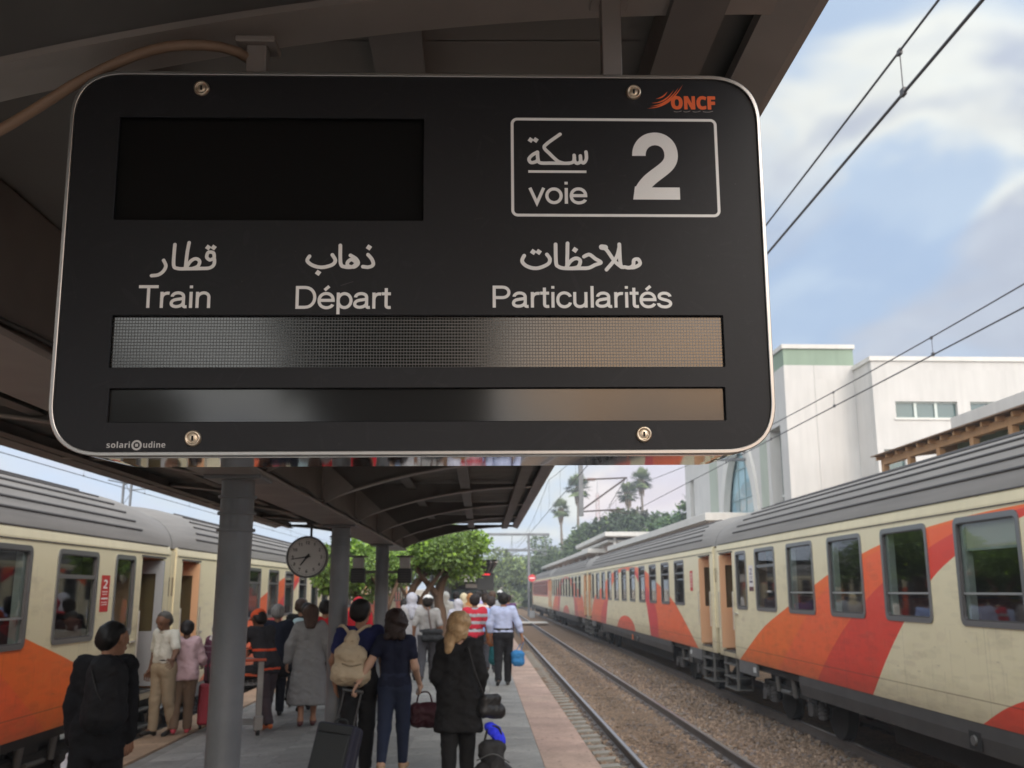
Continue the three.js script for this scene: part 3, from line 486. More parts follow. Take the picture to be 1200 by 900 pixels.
const LIV = {
  A: { tex: liveryTex(2048, 13, sweepA, 5), len: 13 },
  B: { tex: liveryTex(2048, CARL, sweepB, 9), len: CARL },
  C: { tex: liveryTex(1024, CARL, (F, x, P, c, kx, ky) => sweepB(F, x, P, c, kx, ky, true), 13), len: CARL },
  D: { tex: liveryTex(1024, CARL, (F, x, P) => { x.fillStyle = '#c44a30'; P([[0, 1.3], [CARL, 1.3], [CARL, 2.6], [0, 2.6]]); }, 17), len: CARL },
};
const T_DENT = dataTex(256, grain(256, 5, 37, 0, 255, 3), false, 1); T_DENT.repeat.set(3, 0.6);
const mSide = {}; for (const k in LIV) { const t = LIV[k].tex; t.wrapS = k === 'A' ? THREE.MirroredRepeatWrapping : THREE.ClampToEdgeWrapping; mSide[k] = new THREE.MeshPhysicalMaterial({ map: t, roughness: 0.42, clearcoat: 0.18, clearcoatRoughness: 0.28, bumpMap: T_DENT, bumpScale: 0.0035 }); }
const mCream = M(new THREE.Color('#dfd2ae'), 0.45, { map: T_P }), mRoof = M(lin(0.31, 0.288, 0.268), 0.6, { map: T_S, metalness: 0.15 }), mRib = M(lin(0.075, 0.068, 0.065), 0.7);
const mFrame = M(lin(0.24, 0.24, 0.24), 0.38, { metalness: 0.75 }), mUnder = M(lin(0.045, 0.04, 0.036), 0.85, { map: T_M1 }), mSkirt = M(lin(0.085, 0.077, 0.072), 0.65, { map: T_M1 });
const mGlass = new THREE.MeshPhysicalMaterial({ color: lin(0.62, 0.68, 0.66), roughness: 0.03, transmission: 1, thickness: 0, ior: 1.52, specularIntensity: 1 });
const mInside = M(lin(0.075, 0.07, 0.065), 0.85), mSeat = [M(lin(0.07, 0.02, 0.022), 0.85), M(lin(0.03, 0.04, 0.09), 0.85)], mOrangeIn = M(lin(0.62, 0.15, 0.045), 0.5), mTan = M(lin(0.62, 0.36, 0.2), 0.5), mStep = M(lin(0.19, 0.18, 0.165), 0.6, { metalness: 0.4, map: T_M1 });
const mAlu = M(lin(0.5, 0.52, 0.52), 0.35, { metalness: 0.8 }), mBlind = M(lin(0.5, 0.47, 0.36), 0.85), mHandle = M(lin(0.75, 0.72, 0.66), 0.3, { metalness: 0.9 });
function roofPoint(t) { const a = t * Math.PI; return [1.375 * Math.sign(Math.cos(a)) * Math.pow(Math.abs(Math.cos(a)), 0.85), 2.72 + 0.8 * Math.pow(Math.sin(a), 0.92)]; }
const endDrop = (s) => { const e = Math.min(s, CARL - s); return 1 - 0.13 * Math.pow(1 - clamp((e + 0.165) / 1.6, 0, 1), 2); };
// a carriage: local z = dir * s with s = 0 at end A; the side seen from the platform faces side * x
function carriage(o) {
  const { side, dir, liv, wins, label, x, zA, dy, detail } = o, D = dir, S = side;
  const c = thing('passenger_carriage', label, 'train carriage', [x, dy, zA], 0, o.group);
  const zz = (a, b) => [Math.min(D * a, D * b), Math.max(D * a, D * b)];
  const sideOf = (sh, depth, xi = 1.41) => new THREE.ExtrudeGeometry(sh, { depth, bevelEnabled: false, curveSegments: 8 }).rotateY(-Math.PI / 2).translate(S > 0 ? xi : -xi + depth, 0, 0);
  const bx = (xa, xb, ya, yb, sa, sb) => box(S * xa, S * xb, ya, yb, D * sa, D * sb);
  const doors = [[0.34, 1.3], [CARL - 1.3, CARL - 0.34]];
  // side wall with openings
  const sh = new THREE.Shape(); { const [a, b] = zz(0, CARL); sh.moveTo(a, YB); sh.lineTo(b, YB); sh.lineTo(b, YT); sh.lineTo(a, YT); sh.closePath(); }
  for (const [a, b] of doors) { const [p, q] = zz(a, b); sh.holes.push(rrect(p, q, 0.56, 2.53, 0.03)); }
  for (const w of wins) { const [p, q] = zz(w[0], w[1]); sh.holes.push(rrect(p, q, 1.45, 2.49, 0.07)); }
  const g = sideOf(sh, 0.05), p = g.attributes.position, uv = g.attributes.uv;
  for (let i = 0; i < p.count; i++) uv.setXY(i, D * p.getZ(i) / LIV[liv].len, (p.getY(i) - YB) / (YT - YB));
  mesh('side_wall', g, mSide[liv], c, 0);
  mesh('cantrail', [extrude([[S * 1.36, YT], [S * 1.418, YT], [S * 1.418, 2.625], [S * 1.40, 2.7], [S * 1.385, 2.735], [S * 1.36, 2.735]], CARL).translate(0, 0, Math.min(0, D * CARL))], mCream, c);
  mesh('rain_strip', [bx(1.385, 1.402, 2.735, 2.748, 0.1, CARL - 0.1), bx(1.405, 1.422, YT - 0.006, YT + 0.004, 0.1, CARL - 0.1)], mRib, c);
  mesh('back_wall', [bx(-1.41, -1.36, YB, 2.735, 0, CARL)], mCream, c);
  for (const s0 of [0, CARL]) {
    const q = s0 ? -1 : 1, a = [s0 ? S * 1.36 : 0];
    mesh('end_wall', [bx(0.45, 1.358, 0.45, 2.72, s0, s0 + q * 0.05), bx(-1.358, -0.45, 0.45, 2.72, s0, s0 + q * 0.05), bx(-0.45, 0.45, 2.5, 2.72, s0, s0 + q * 0.05)], mCream, c);
    mesh('gangway', [rbox(S * 0.4, S * 0.78, 0.5, 2.62, D * s0, D * (s0 - q * 0.17), 0.02), rbox(S * -0.78, S * -0.4, 0.5, 2.62, D * s0, D * (s0 - q * 0.17), 0.02), rbox(-0.78, 0.78, 2.5, 2.66, D * s0, D * (s0 - q * 0.17), 0.02)], M(lin(0.42, 0.36, 0.25), 0.7, { map: T_M1 }), c);
    mesh('side_fairing', [bx(1.19, 1.385, 0.98, 2.68, s0 + q * 0.0, s0 - q * 0.165)], mCream, c);
    mesh('end_ladder', [bx(1.22, 1.25, -0.15, 0.98, s0 - q * 0.02, s0 - q * 0.05), bx(1.22, 1.25, -0.15, 0.98, s0 - q * 0.13, s0 - q * 0.16), ...[0, 0.25, 0.5, 0.75].map((k) => bx(1.22, 1.25, k - 0.05, k - 0.02, s0 - q * 0.02, s0 - q * 0.16))], mUnder, c);
    if (detail) mesh('buffer', [cyl([S * 0.88, 0.5 - YB - 0.06, D * (s0 + q * 0.1)], [S * 0.88, 0.5 - YB - 0.06, D * (s0 - q * 0.13)], 0.09, 0.09, 16), cyl([S * 0.88, 0, D * (s0 - q * 0.13)], [S * 0.88, 0, D * (s0 - q * 0.16)], 0.24, 0.24, 20)], mUnder, c);
  }
  // roof with raised ribs, lower towards its ends
  {
    const nu = 24, nv = 60, pos = [], idx = [], uvs = [];
    for (let j = 0; j <= nv; j++) for (let i = 0; i <= nu; i++) { const e = j / nv, s = -0.165 + (CARL + 0.33) * (e < 0.15 ? e / 0.15 * 0.07 : e > 0.85 ? 0.93 + (e - 0.85) / 0.15 * 0.07 : 0.07 + (e - 0.15) / 0.7 * 0.86), [X, Y] = roofPoint(i / nu), k = endDrop(s); pos.push(S * X * (0.975 + 0.025 * k), 2.72 + (Y - 2.72) * k, D * s); uvs.push(i / nu * 3.6, s); }
    for (let j = 0; j < nv; j++) for (let i = 0; i < nu; i++) { const a = j * (nu + 1) + i, b = a + 1, d = a + nu + 1, e = d + 1; (S * D > 0 ? idx.push(a, d, b, b, d, e) : idx.push(a, b, d, b, e, d)); }
    const r = new THREE.BufferGeometry(); r.setAttribute('position', new THREE.Float32BufferAttribute(pos, 3)); r.setAttribute('uv', new THREE.Float32BufferAttribute(uvs, 2)); r.setIndex(idx); r.computeVertexNormals();
    const rm = mesh('roof', r, mRoof, c, 0);
    [0.075, 0.125, 0.18, 0.235, 0.295, 0.36].forEach((t, i) => {
      const [X, Y] = roofPoint(t), a = 1.25 + i * 0.16, pts = []; for (let k = 0; k <= 8; k++) { const s = a + (CARL - 2 * a) * k / 8; pts.push([S * (X + 0.004), Y + 0.004, D * s]); }
      mesh('roof_rib', tube(pts, 0.016, 16, 6), mRib, rm);
    });
  }
  // windows
  for (const w of wins) {
    const [a, b, kind] = w, [p0, q0] = zz(a, b), f = rrect(p0 - 0.045, q0 + 0.045, 1.405, 2.535, 0.1, THREE.Shape); f.holes.push(rrect(p0 + 0.012, q0 - 0.012, 1.462, 2.478, 0.06));
    const fr = mesh('window', sideOf(f, 0.055, 1.424), mFrame, c);
    mesh('window_seal', (() => { const q = rrect(p0 + 0.006, q0 - 0.006, 1.456, 2.484, 0.064, THREE.Shape); q.holes.push(rrect(p0 + 0.026, q0 - 0.026, 1.476, 2.464, 0.05)); return sideOf(q, 0.03, 1.418); })(), mRib, fr);
    mesh('pane', new THREE.PlaneGeometry(q0 - p0, 1.04).rotateY(S * Math.PI / 2).translate(S * 1.388, 1.97, (p0 + q0) / 2), mGlass, fr);
    if (kind === 'rail') mesh('window_rail', bx(1.392, 1.404, 1.728, 1.75, a + 0.03, b - 0.03), mAlu, fr);
    if (kind === 'top') mesh('window_transom', bx(1.385, 1.41, 2.185, 2.235, a, b), mFrame, fr);
    if (kind === 'rail') mesh('window_jamb', bx(1.3, 1.375, 1.46, 2.48, a + 0.01, a + 0.1), M(lin(0.35, 0.36, 0.34), 0.6), fr);
    if (w[3]) mesh('window_blind', bx(1.345, 1.355, 2.2, 2.48, a, b), mBlind, fr);
    if (w[3]) mesh('blind_bar', bx(1.34, 1.362, 2.18, 2.205, a, b), mAlu, fr);
  }
  // doorways with the leaf folded in, steps below
  for (const [a, b] of doors) {
    const inner = a < 5 ? b : a, outer = a < 5 ? a : b, q = a < 5 ? 1 : -1;
    const far = D > 0 ? a : b, fq = D > 0 ? 1 : -1;   // the leaf is folded against the jamb away from the camera
    const dw = mesh('doorway', [bx(0.72, 0.7, 0.56, 2.53, a, b), bx(0.7, 1.36, 2.53, 2.55, a, b)], mOrangeIn, c);
    mesh('door_jamb', [bx(0.7, 1.36, 0.56, 2.53, a, a - 0.02)], mTan, dw); mesh('door_jamb', [bx(0.7, 1.36, 0.56, 2.53, b, b + 0.02)], mTan, dw);
    mesh('door_sill', bx(0.6, 1.42, 0.535, 0.56, a - 0.01, b + 0.01), mStep, dw);
    mesh('door_gutter', bx(1.41, 1.44, 2.535, 2.56, a - 0.05, b + 0.05), mRib, dw);
    const l0 = far + fq * 0.06, l1 = far + fq * 0.1, lf = mesh('door_leaf', [bx(0.74, 1.46, 0.6, 1.42, l0, l1), bx(0.74, 1.46, 2.3, 2.5, l0, l1), bx(0.74, 0.86, 1.42, 2.3, l0, l1), bx(1.34, 1.46, 1.42, 2.3, l0, l1)], o.leafColour || mTan, c);
    mesh('leaf_pane', bx(0.86, 1.34, 1.42, 2.3, far + fq * 0.072, far + fq * 0.082), mGlass, lf);
    const r = (s) => cyl([S * 1.45, 1.0, D * s], [S * 1.45, 1.75, D * s], 0.014, 0.014, 8);
    mesh('handrail', [r(outer - q * 0.09), r(inner + q * 0.1)], mHandle, c);
    mesh('door_handle', [bx(1.41, 1.445, 1.30, 1.33, inner + q * 0.14, inner + q * 0.34)], mHandle, c);
    const st = mesh('door_steps', [bx(1.08, 1.11, -0.2, 0.535, a, a + 0.03), bx(1.08, 1.11, -0.2, 0.535, b - 0.03, b), bx(1.36, 1.41, -0.18, 0.535, a - 0.01, a + 0.025), bx(1.36, 1.41, -0.18, 0.535, b - 0.025, b + 0.01)], mStep, c);
    for (const y of [0.28, 0.03, -0.19]) mesh('step_tread', bx(1.08, 1.43, y, y + 0.025, a, b), mStep, st);
  }
  // interior
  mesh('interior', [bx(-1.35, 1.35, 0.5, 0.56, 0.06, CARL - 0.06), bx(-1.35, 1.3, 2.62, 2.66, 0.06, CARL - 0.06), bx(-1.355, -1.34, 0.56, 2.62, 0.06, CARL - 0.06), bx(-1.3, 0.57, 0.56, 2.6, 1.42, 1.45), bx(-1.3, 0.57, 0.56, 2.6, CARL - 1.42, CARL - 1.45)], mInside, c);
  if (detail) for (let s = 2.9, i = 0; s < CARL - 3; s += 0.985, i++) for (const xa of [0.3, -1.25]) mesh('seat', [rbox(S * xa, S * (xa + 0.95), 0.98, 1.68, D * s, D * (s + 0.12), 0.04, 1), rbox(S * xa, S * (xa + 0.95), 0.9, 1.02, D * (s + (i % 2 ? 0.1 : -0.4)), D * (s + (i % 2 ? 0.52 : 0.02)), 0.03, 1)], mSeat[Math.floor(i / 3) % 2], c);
  // skirts and underframe
  mesh('skirt', [extrude([[S * 1.405, YB], [S * 1.405, 0.3], [S * 1.37, 0.13], [S * 1.33, 0.13], [S * 1.36, YB]], 15.2).translate(0, 0, Math.min(D * 5.2, D * 20.4))], mSkirt, c);
  mesh('end_skirt', [bx(1.36, 1.405, 0.2, YB, 1.5, 2.75), bx(1.36, 1.405, 0.2, YB, CARL - 2.75, CARL - 1.5)], M(lin(0.16, 0.155, 0.15), 0.6, { map: T_M1 }), c);
  mesh('underframe', [bx(-1.3, 1.3, 0.3, 0.5, 0.1, CARL - 0.1), bx(-0.9, 0.9, -0.25, 0.3, 7.6, 18), bx(-1.25, -0.95, -0.1, 0.3, 6, 20)], mUnder, c);
  if (detail) {
    mesh('filler_recess', [bx(1.4, 1.408, 0.16, 0.34, 10.75, 11.0)], M(lin(0.015, 0.014, 0.013), 0.8), c);
    mesh('filler_cap', [cyl([S * 1.405, 0.25, D * 10.87], [S * 1.43, 0.25, D * 10.87], 0.055, 0.05, 16)], mStep, c);
    mesh('orange_tap', [bx(1.405, 1.425, 0.15, 0.33, 11.9, 12.0)], mOrangeIn, c);
    mesh('access_plate', [bx(1.405, 1.418, 0.27, 0.36, 2.55, 2.7)], M(lin(0.5, 0.5, 0.48), 0.6), c);
  }
  for (const s of [3.95, CARL - 3.95]) {
    const bz = D * s, ax = [-1.28, 1.28];
    const bg = mesh('bogie', [rbox(S * 0.98, S * 1.14, -0.02, 0.14, bz - 1.7, bz + 1.7, 0.03, 1), rbox(S * -1.14, S * -0.98, -0.02, 0.14, bz - 1.7, bz + 1.7, 0.03, 1), box(-1, 1, 0, 0.2, bz - 0.3, bz + 0.3), ...ax.flatMap((k) => [rbox(S * 0.96, S * 1.2, -0.2, 0.06, bz + k - 0.15, bz + k + 0.15, 0.03, 1)]), rbox(S * 1.0, S * 1.18, 0.14, 0.32, bz - 0.24, bz + 0.24, 0.04, 1)], mUnder, c);
    for (const k of ax) {
      for (const w of [-0.75, 0.75]) mesh('wheel', [cyl([S * (w - 0.065), RAILTOP + 0.46, bz + k], [S * (w + 0.065), RAILTOP + 0.46, bz + k], 0.46, 0.46, 32), cyl([S * (w + (w > 0 ? -0.09 : 0.09)), RAILTOP + 0.46, bz + k], [S * (w + (w > 0 ? -0.06 : 0.06)), RAILTOP + 0.46, bz + k], 0.485, 0.485, 32)], mUnder, bg);
      mesh('axle_box', [cyl([S * 1.15, RAILTOP + 0.46, bz + k], [S * 1.25, RAILTOP + 0.46, bz + k], 0.12, 0.11, 16)], mSkirt, bg);
      if (detail) for (const q of [-0.26, 0.26]) mesh('spring', [cyl([S * 1.13, -0.22, bz + k + q], [S * 1.13, 0.05, bz + k + q], 0.075, 0.075, 12), ...[-0.19, -0.13, -0.07, -0.01].map((y) => new THREE.TorusGeometry(0.078, 0.014, 6, 14).rotateX(Math.PI / 2).translate(S * 1.13, y, bz + k + q))], mSkirt, bg);
    }
    if (detail) for (const g of [cyl([S * 1.2, 0.02, bz - 0.5], [S * 1.24, 0.36, bz - 0.5], 0.045, 0.045, 10), cyl([S * 1.2, 0.0, bz + 0.42], [S * 1.24, 0.38, bz + 0.42], 0.05, 0.05, 10), cyl([S * 1.24, 0.05, bz - 0.2], [S * 1.24, 0.06, bz + 0.3], 0.035, 0.035, 10)]) mesh('damper', g, mStep, bg);
  }
  // plates beside the doors
  for (const [sa, kind] of o.plates || []) {
    const red = kind === 'red';
    const t = canvasTex(64, 192, (q, w, h) => {
      q.fillStyle = red ? '#c2231f' : '#d9d2cf'; q.fillRect(0, 0, w, h); q.fillStyle = red ? '#e9e3dc' : '#4a3550'; q.textAlign = 'center'; q.font = 'bold 66px sans-serif';
      q.fillText('2', w / 2, 70); q.font = 'bold 20px sans-serif'; q.fillRect(12, 84, 40, 5); q.fillRect(14, 98, 36, 4); if (red) { q.fillRect(8, 118, 48, 8); q.fillRect(10, 140, 44, 4); q.fillRect(10, 152, 44, 4); } else { q.fillRect(10, 116, 44, 14); q.fillStyle = '#5a2430'; q.fillRect(0, 160, w, 32); }
    });
    const pl = new THREE.PlaneGeometry(0.3, 0.48).rotateY(S * Math.PI / 2).translate(S * 1.413, 2.0, D * sa); mesh('class_plate', pl, M(0xffffff, 0.4, { map: t }), c, 0);
  }
  if (detail) mesh('end_plate', [bx(1.386, 1.392, 1.95, 2.25, -0.05, -0.12)], M(lin(0.25, 0.19, 0.12), 0.6), c);
  return c;
}
const winA = [[1.64, 2.34, ''], [3.04, 4.21, 'top'], ...Array.from({ length: 8 }, (_, k) => [4.98 + 1.97 * k, 6.2 + 1.97 * k, 'rail', k === 3]), [21.39, 22.56, 'top'], [23.26, 23.96, '']];
const winB = [[3.2, 4.35, 'top'], ...Array.from({ length: 9 }, (_, k) => [5.2 + 1.99 * k, 6.3 + 1.99 * k, 'top']), [23.15, 23.8, '']];
const XR = 6.53, XL = -6.48, LY = -0.27;
carriage({ side: -1, dir: 1, liv: 'A', wins: winA, x: XR, zA: -21.3, dy: 0, detail: true, plates: [[2.69, 'white']], label: 'nearest cream carriage of the right-hand train with orange and red sweep' });
carriage({ side: -1, dir: -1, liv: 'B', wins: winB, x: XR, zA: -21.65, dy: 0, detail: true, plates: [[2.3, 'red']], label: 'second carriage of the right-hand train, red arch over its windows' });
carriage({ side: -1, dir: -1, liv: 'C', wins: winB, x: XR, zA: -47.6, dy: 0, label: 'third carriage of the right-hand train, between the arched one and the red one' });
carriage({ side: -1, dir: -1, liv: 'D', wins: winB, x: XR, zA: -73.55, dy: 0, label: 'farthest carriage of the right-hand train, red along its windows' });
carriage({ side: 1, dir: 1, liv: 'A', wins: winA, x: XL, zA: -16.2, dy: LY, detail: true, plates: [[2.69, 'red']], leafColour: M(lin(0.3, 0.31, 0.32), 0.5), label: 'nearest carriage of the left-hand train, orange side behind the man in the suit' });
carriage({ side: 1, dir: -1, liv: 'B', wins: winB, x: XL, zA: -16.55, dy: LY, detail: true, label: 'second carriage of the left-hand train, behind the hanging clock' });
carriage({ side: 1, dir: -1, liv: 'C', wins: winB, x: XL, zA: -42.5, dy: LY, label: 'third carriage of the left-hand train, seen behind the tree trunks' });
// ---------------------------------------------------------------- station building
const mWall = M(lin(0.62, 0.603, 0.583), 0.88, { map: T_P, bumpMap: T_B, bumpScale: 0.003 }), mWallB = M(lin(0.585, 0.57, 0.55), 0.88, { map: T_P, bumpMap: T_B, bumpScale: 0.003 }), mGreen = M(lin(0.27, 0.35, 0.27), 0.85, { map: T_P }), mTrim = M(lin(0.68, 0.66, 0.625), 0.8, { map: T_P });
const mWinD = new THREE.MeshPhysicalMaterial({ color: lin(0.07, 0.115, 0.11), roughness: 0.08, clearcoat: 1, clearcoatRoughness: 0.05 }), mWood = M(lin(0.52, 0.29, 0.135), 0.65, { map: T_S }), mWoodTop = M(lin(0.25, 0.155, 0.095), 0.8, { map: T_S });
{
  const b = thing('station_building', 'large white station building with green bands and a tall pointed arch', 'building');
  const X0 = 12, ZF = -37.3, ZB = -56.8, top = 11.4;
  // long face along the tracks with the arch and slits cut in
  const sh = new THREE.Shape([[ZB, -0.9], [ZF, -0.9], [ZF, 10.57], [ZB, 10.57]].map((p) => new THREE.Vector2(...p)));
  const arch = (w, h, y0, c) => { const p = new THREE.Path(); p.moveTo(c - w, y0); p.lineTo(c - w, 4.9); p.quadraticCurveTo(c - w * 0.92, h - 1.2, c, h); p.quadraticCurveTo(c + w * 0.92, h - 1.2, c + w, 4.9); p.lineTo(c + w, y0); p.closePath(); return p; };
  const AC = -44.9;
  sh.holes.push(arch(3.15, 9.0, 0.2, AC));
  const slits = [[-39.75, -38.2, 1.0, 8.3], [-55.6, -54.5, 1.5, 7.95], [-50.6, -48.95, 0.4, 9.2], [-41.2, -40.2, 0.4, 9.2]];
  slits.forEach(([a, c, y0, y1], i) => { if (i < 2) sh.holes.push(rrect(a, c, y0, y1, 0.02)); });
  mesh('wall', new THREE.ExtrudeGeometry(sh, { depth: 1.2, bevelEnabled: false, curveSegments: 20 }).rotateY(-Math.PI / 2).translate(X0 + 1.2, 0, 0), mWall, b);
  for (const i of [2, 3]) { const [a, c, y0, y1] = slits[i]; mesh('green_strip', box(X0 - 0.02, X0 + 0.1, y0, y1, a, c), M(lin(0.44, 0.48, 0.41), 0.85, { map: T_P }), b); }
  const ringSh = new THREE.Shape(arch(3.4, 9.3, 0.2, AC).getPoints(20)); ringSh.holes.push(arch(2.75, 8.6, 0.5, AC));
  mesh('arch_surround', new THREE.ExtrudeGeometry(ringSh, { depth: 0.32, bevelEnabled: false, curveSegments: 20 }).rotateY(-Math.PI / 2).translate(X0 + 0.2, 0, 0), mTrim, b);
  // stained panel deep in the arch: pale blue with soft pink clouds
  const pt = canvasTex(256, 512, (x, w, h) => { const g = x.createLinearGradient(0, 0, 0, h); g.addColorStop(0, '#9dbcc6'); g.addColorStop(0.6, '#aac6ce'); g.addColorStop(1, '#9fc0cc'); x.fillStyle = g; x.fillRect(0, 0, w, h); for (let i = 0; i < 70; i++) { const k = rnd(); x.fillStyle = k > 0.5 ? 'rgba(196,172,156,0.3)' : 'rgba(108,140,155,0.25)'; x.beginPath(); x.ellipse(rnd() * w, h * (0.25 + 0.75 * rnd()), 14 + 44 * rnd(), 10 + 26 * rnd(), 0, 0, 7); x.fill(); } });
  const pp = new THREE.PlaneGeometry(6.2, 9.2).rotateY(-Math.PI / 2).translate(X0 + 0.34, 4.4, AC);
  const am = mesh('arch_panel', pp, new THREE.MeshPhysicalMaterial({ map: pt, roughness: 0.7 }), b, 0);
  mesh('glazing_bar', [...[-1.2, 0, 1.2].map((k) => box(X0 + 0.28, X0 + 0.33, 0.2, 8.4, AC + k - 0.035, AC + k + 0.035)), ...[2, 4, 6, 7.4].map((y) => box(X0 + 0.285, X0 + 0.328, y, y + 0.06, AC - 2.4, AC + 2.4))], M(lin(0.3, 0.4, 0.42), 0.5), am);
  for (const i of [0, 1]) { const [a, c, y0, y1] = slits[i], w = mesh('slit_window', box(X0 + 0.45, X0 + 0.5, y0, y1, a, c), mWinD, b); mesh('window_frame', [...[0.33, 0.62].map((k) => box(X0 + 0.41, X0 + 0.449, y0 + (y1 - y0) * k, y0 + (y1 - y0) * k + 0.1, a, c)), box(X0 + 0.38, X0 + 0.44, y0, y1, (a + c) / 2 + (c - a) * 0.2, (a + c) / 2 + (c - a) * 0.2 + 0.08)], M(lin(0.55, 0.56, 0.54), 0.5), w); }
  // tower front and the long block behind
  mesh('tower_front', box(X0 + 1.21, 14.85, -0.9, 10.57, ZF - 0.3, ZF), mWall, b);
  mesh('tower_band', [box(X0 + 0.01, 14.84, 10.575, 11.25, ZF - 0.02, ZF - 0.32), box(X0 + 0.01, X0 + 0.3, 10.575, 11.25, ZF - 0.33, ZB)], mGreen, b);
  mesh('tower_coping', [box(X0 - 0.06, 14.9, 11.25, 11.42, ZF + 0.06, ZF - 0.45), box(X0 - 0.06, X0 + 0.4, 11.25, 11.42, ZF - 0.452, ZB)], mTrim, b);
  mesh('roof_slab', box(X0 + 0.3, 30, 10.4, 10.56, ZF - 0.5, ZB + 0.2), mTrim, b);
  mesh('back_wall', [box(X0 + 1.21, 30, -0.9, 10.4, ZB, ZB + 0.3)], mWall, b);
  const Z2 = -35.55, X2 = 14.8;
  mesh('wing_side', box(X2, X2 + 0.3, -0.9, 10.35, ZF + 0.01, Z2 - 0.32), mWall, b);
  const ws = new THREE.Shape([[X2, -0.9], [30, -0.9], [30, 10.35], [X2, 10.35]].map((p) => new THREE.Vector2(...p)));
  const fw = [[15.62, 18.0, 8.13, 8.78], [18.5, 20.9, 8.13, 8.78], [21.4, 23.8, 8.13, 8.78], [15.05, 15.85, 4.2, 6.95]];
  for (const [a, c, y0, y1] of fw) ws.holes.push(rrect(a, c, y0, y1, 0.01));
  mesh('wing_front', new THREE.ExtrudeGeometry(ws, { depth: 0.3, bevelEnabled: false }).translate(0, 0, Z2 - 0.3), mWallB, b);
  for (const [a, c, y0, y1] of fw) {
    const w = mesh('window', box(a, c, y0, y1, Z2 - 0.2, Z2 - 0.17), mWinD, b), n = c - a > 1 ? 3 : 1;
    mesh('window_frame', [...Array.from({ length: n - 1 }, (_, k) => box(a + (c - a) * (k + 1) / n - 0.05, a + (c - a) * (k + 1) / n + 0.05, y0, y1, Z2 - 0.165, Z2 - 0.1)), box(a, c, y0, y0 + 0.05, Z2 - 0.165, Z2 - 0.08), box(a, c, y1 - 0.05, y1, Z2 - 0.165, Z2 - 0.12)], M(lin(0.5, 0.54, 0.5), 0.5), w);
    mesh('window_sill', box(a - 0.08, c + 0.08, y0 - 0.06, y0, Z2 - 0.1, Z2 + 0.05), mTrim, w);
  }
  mesh('wing_coping', [box(X2 - 0.07, 30.1, 10.35, 10.52, Z2 - 0.4, Z2 + 0.07), box(X2 - 0.07, X2 + 0.4, 10.35, 10.52, ZF + 0.015, Z2 - 0.41)], mTrim, b);
  mesh('wing_roof', box(X2 + 0.3, 30, 10.2, 10.34, ZF, Z2 - 0.3), mTrim, b);
  // low green block and its coping, nearer
  mesh('green_block', [box(11.52, 30, -0.9, 5.62, -22.95, -12)], mGreen, b);
  mesh('block_coping', [box(11.45, 30, 5.62, 5.9, -23.02, -12)], mTrim, b);
  mesh('link_wall', box(13.2, 30, -0.9, 5.2, -35.2, -23.1), mWallB, b);
}
{ // timber pergola on the terrace behind the train
  const t = thing('timber_pergola', 'orange-brown timber pergola roof above the train on the right', 'pergola', [10.5, 0.22, 0]);
  mesh('eaves_beam', rbox(-0.07, 0.07, 4.74, 4.92, -24.9, -12, 0.01), mWood, t);
  for (let z = -24.8, i = 0; z < -12; z += 1.55, i++) mesh('post', rbox(-0.075, 0.075, 2.0, 4.74, z - 0.08, z + 0.08, 0.01), mWood, t);
  for (let z = -24.85; z < -12; z += 0.6) mesh('rafter', extrude([[-0.22, 4.86], [-0.22, 4.96], [2.0, 5.22], [2.0, 5.12]], 0.07).translate(0, 0, z), mWood, t);
  for (let i = 0; i < 10; i++) mesh('roof_board', extrude([[-0.3 + i * 0.236, 4.965 + i * 0.0276], [-0.3 + i * 0.236, 4.995 + i * 0.0276], [-0.078 + i * 0.236, 5.021 + i * 0.0276], [-0.078 + i * 0.236, 4.991 + i * 0.0276]], 13).translate(0, 0, -25), mWoodTop, t);
  mesh('terrace', [box(-0.5, 2.6, -0.9, 2.0, -25.2, -12), box(2.3, 2.6, 2.0, 5.0, -25.2, -12)], M(lin(0.16, 0.105, 0.07), 0.85, { map: T_M1 }), t);
  mesh('white_panel', rbox(0.3, 0.36, 2, 4.6, -24.5, -23.4, 0.01), mTrim, t);
}
function flatRoof(name, label, x0, x1, z0, z1, y, posts) {
  const t = thing(name, label, 'canopy', [0, 0, 0]);
  mesh('roof_slab', rbox(x0, x1, y - 0.34, y, z1, z0, 0.03), mTrim, t);
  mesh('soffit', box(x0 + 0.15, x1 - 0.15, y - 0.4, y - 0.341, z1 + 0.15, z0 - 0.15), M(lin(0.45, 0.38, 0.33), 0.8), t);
  for (let z = z0 - 1; z > z1; z -= 7) mesh('post', cyl([x0 + 0.9, -0.4, z], [x0 + 0.9, y - 0.4, z], 0.14, 0.14, 14), mTrim, t);
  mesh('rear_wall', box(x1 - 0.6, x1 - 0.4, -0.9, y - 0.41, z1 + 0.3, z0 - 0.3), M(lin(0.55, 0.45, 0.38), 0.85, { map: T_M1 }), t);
  return t;
}
flatRoof('station_canopy', 'white flat station canopy showing above the second carriage on the right', 9.5, 11.9, -41.2, -74, 5.02);
flatRoof('station_pavilion', 'white roofed pavilion with a brown shaded front beyond the canopy', 9.6, 16, -76, -100, 6.25);
flatRoof('station_canopy', 'farthest low white canopy roof, above the red carriage', 8.9, 12, -82, -150, 5.2);
{ // second, stepped slab of the pavilion
  const t = thing('roof_ledge', 'lower white ledge projecting below the pavilion roof', 'ledge', [0, 0, 0]);
  mesh('slab', rbox(9.9, 13, 5.5, 5.7, -97, -77, 0.02), mTrim, t); mesh('frieze', box(10.4, 12.6, 4.9, 5.49, -96, -77.6), M(lin(0.48, 0.36, 0.29), 0.85, { map: T_M1 }), t);
}
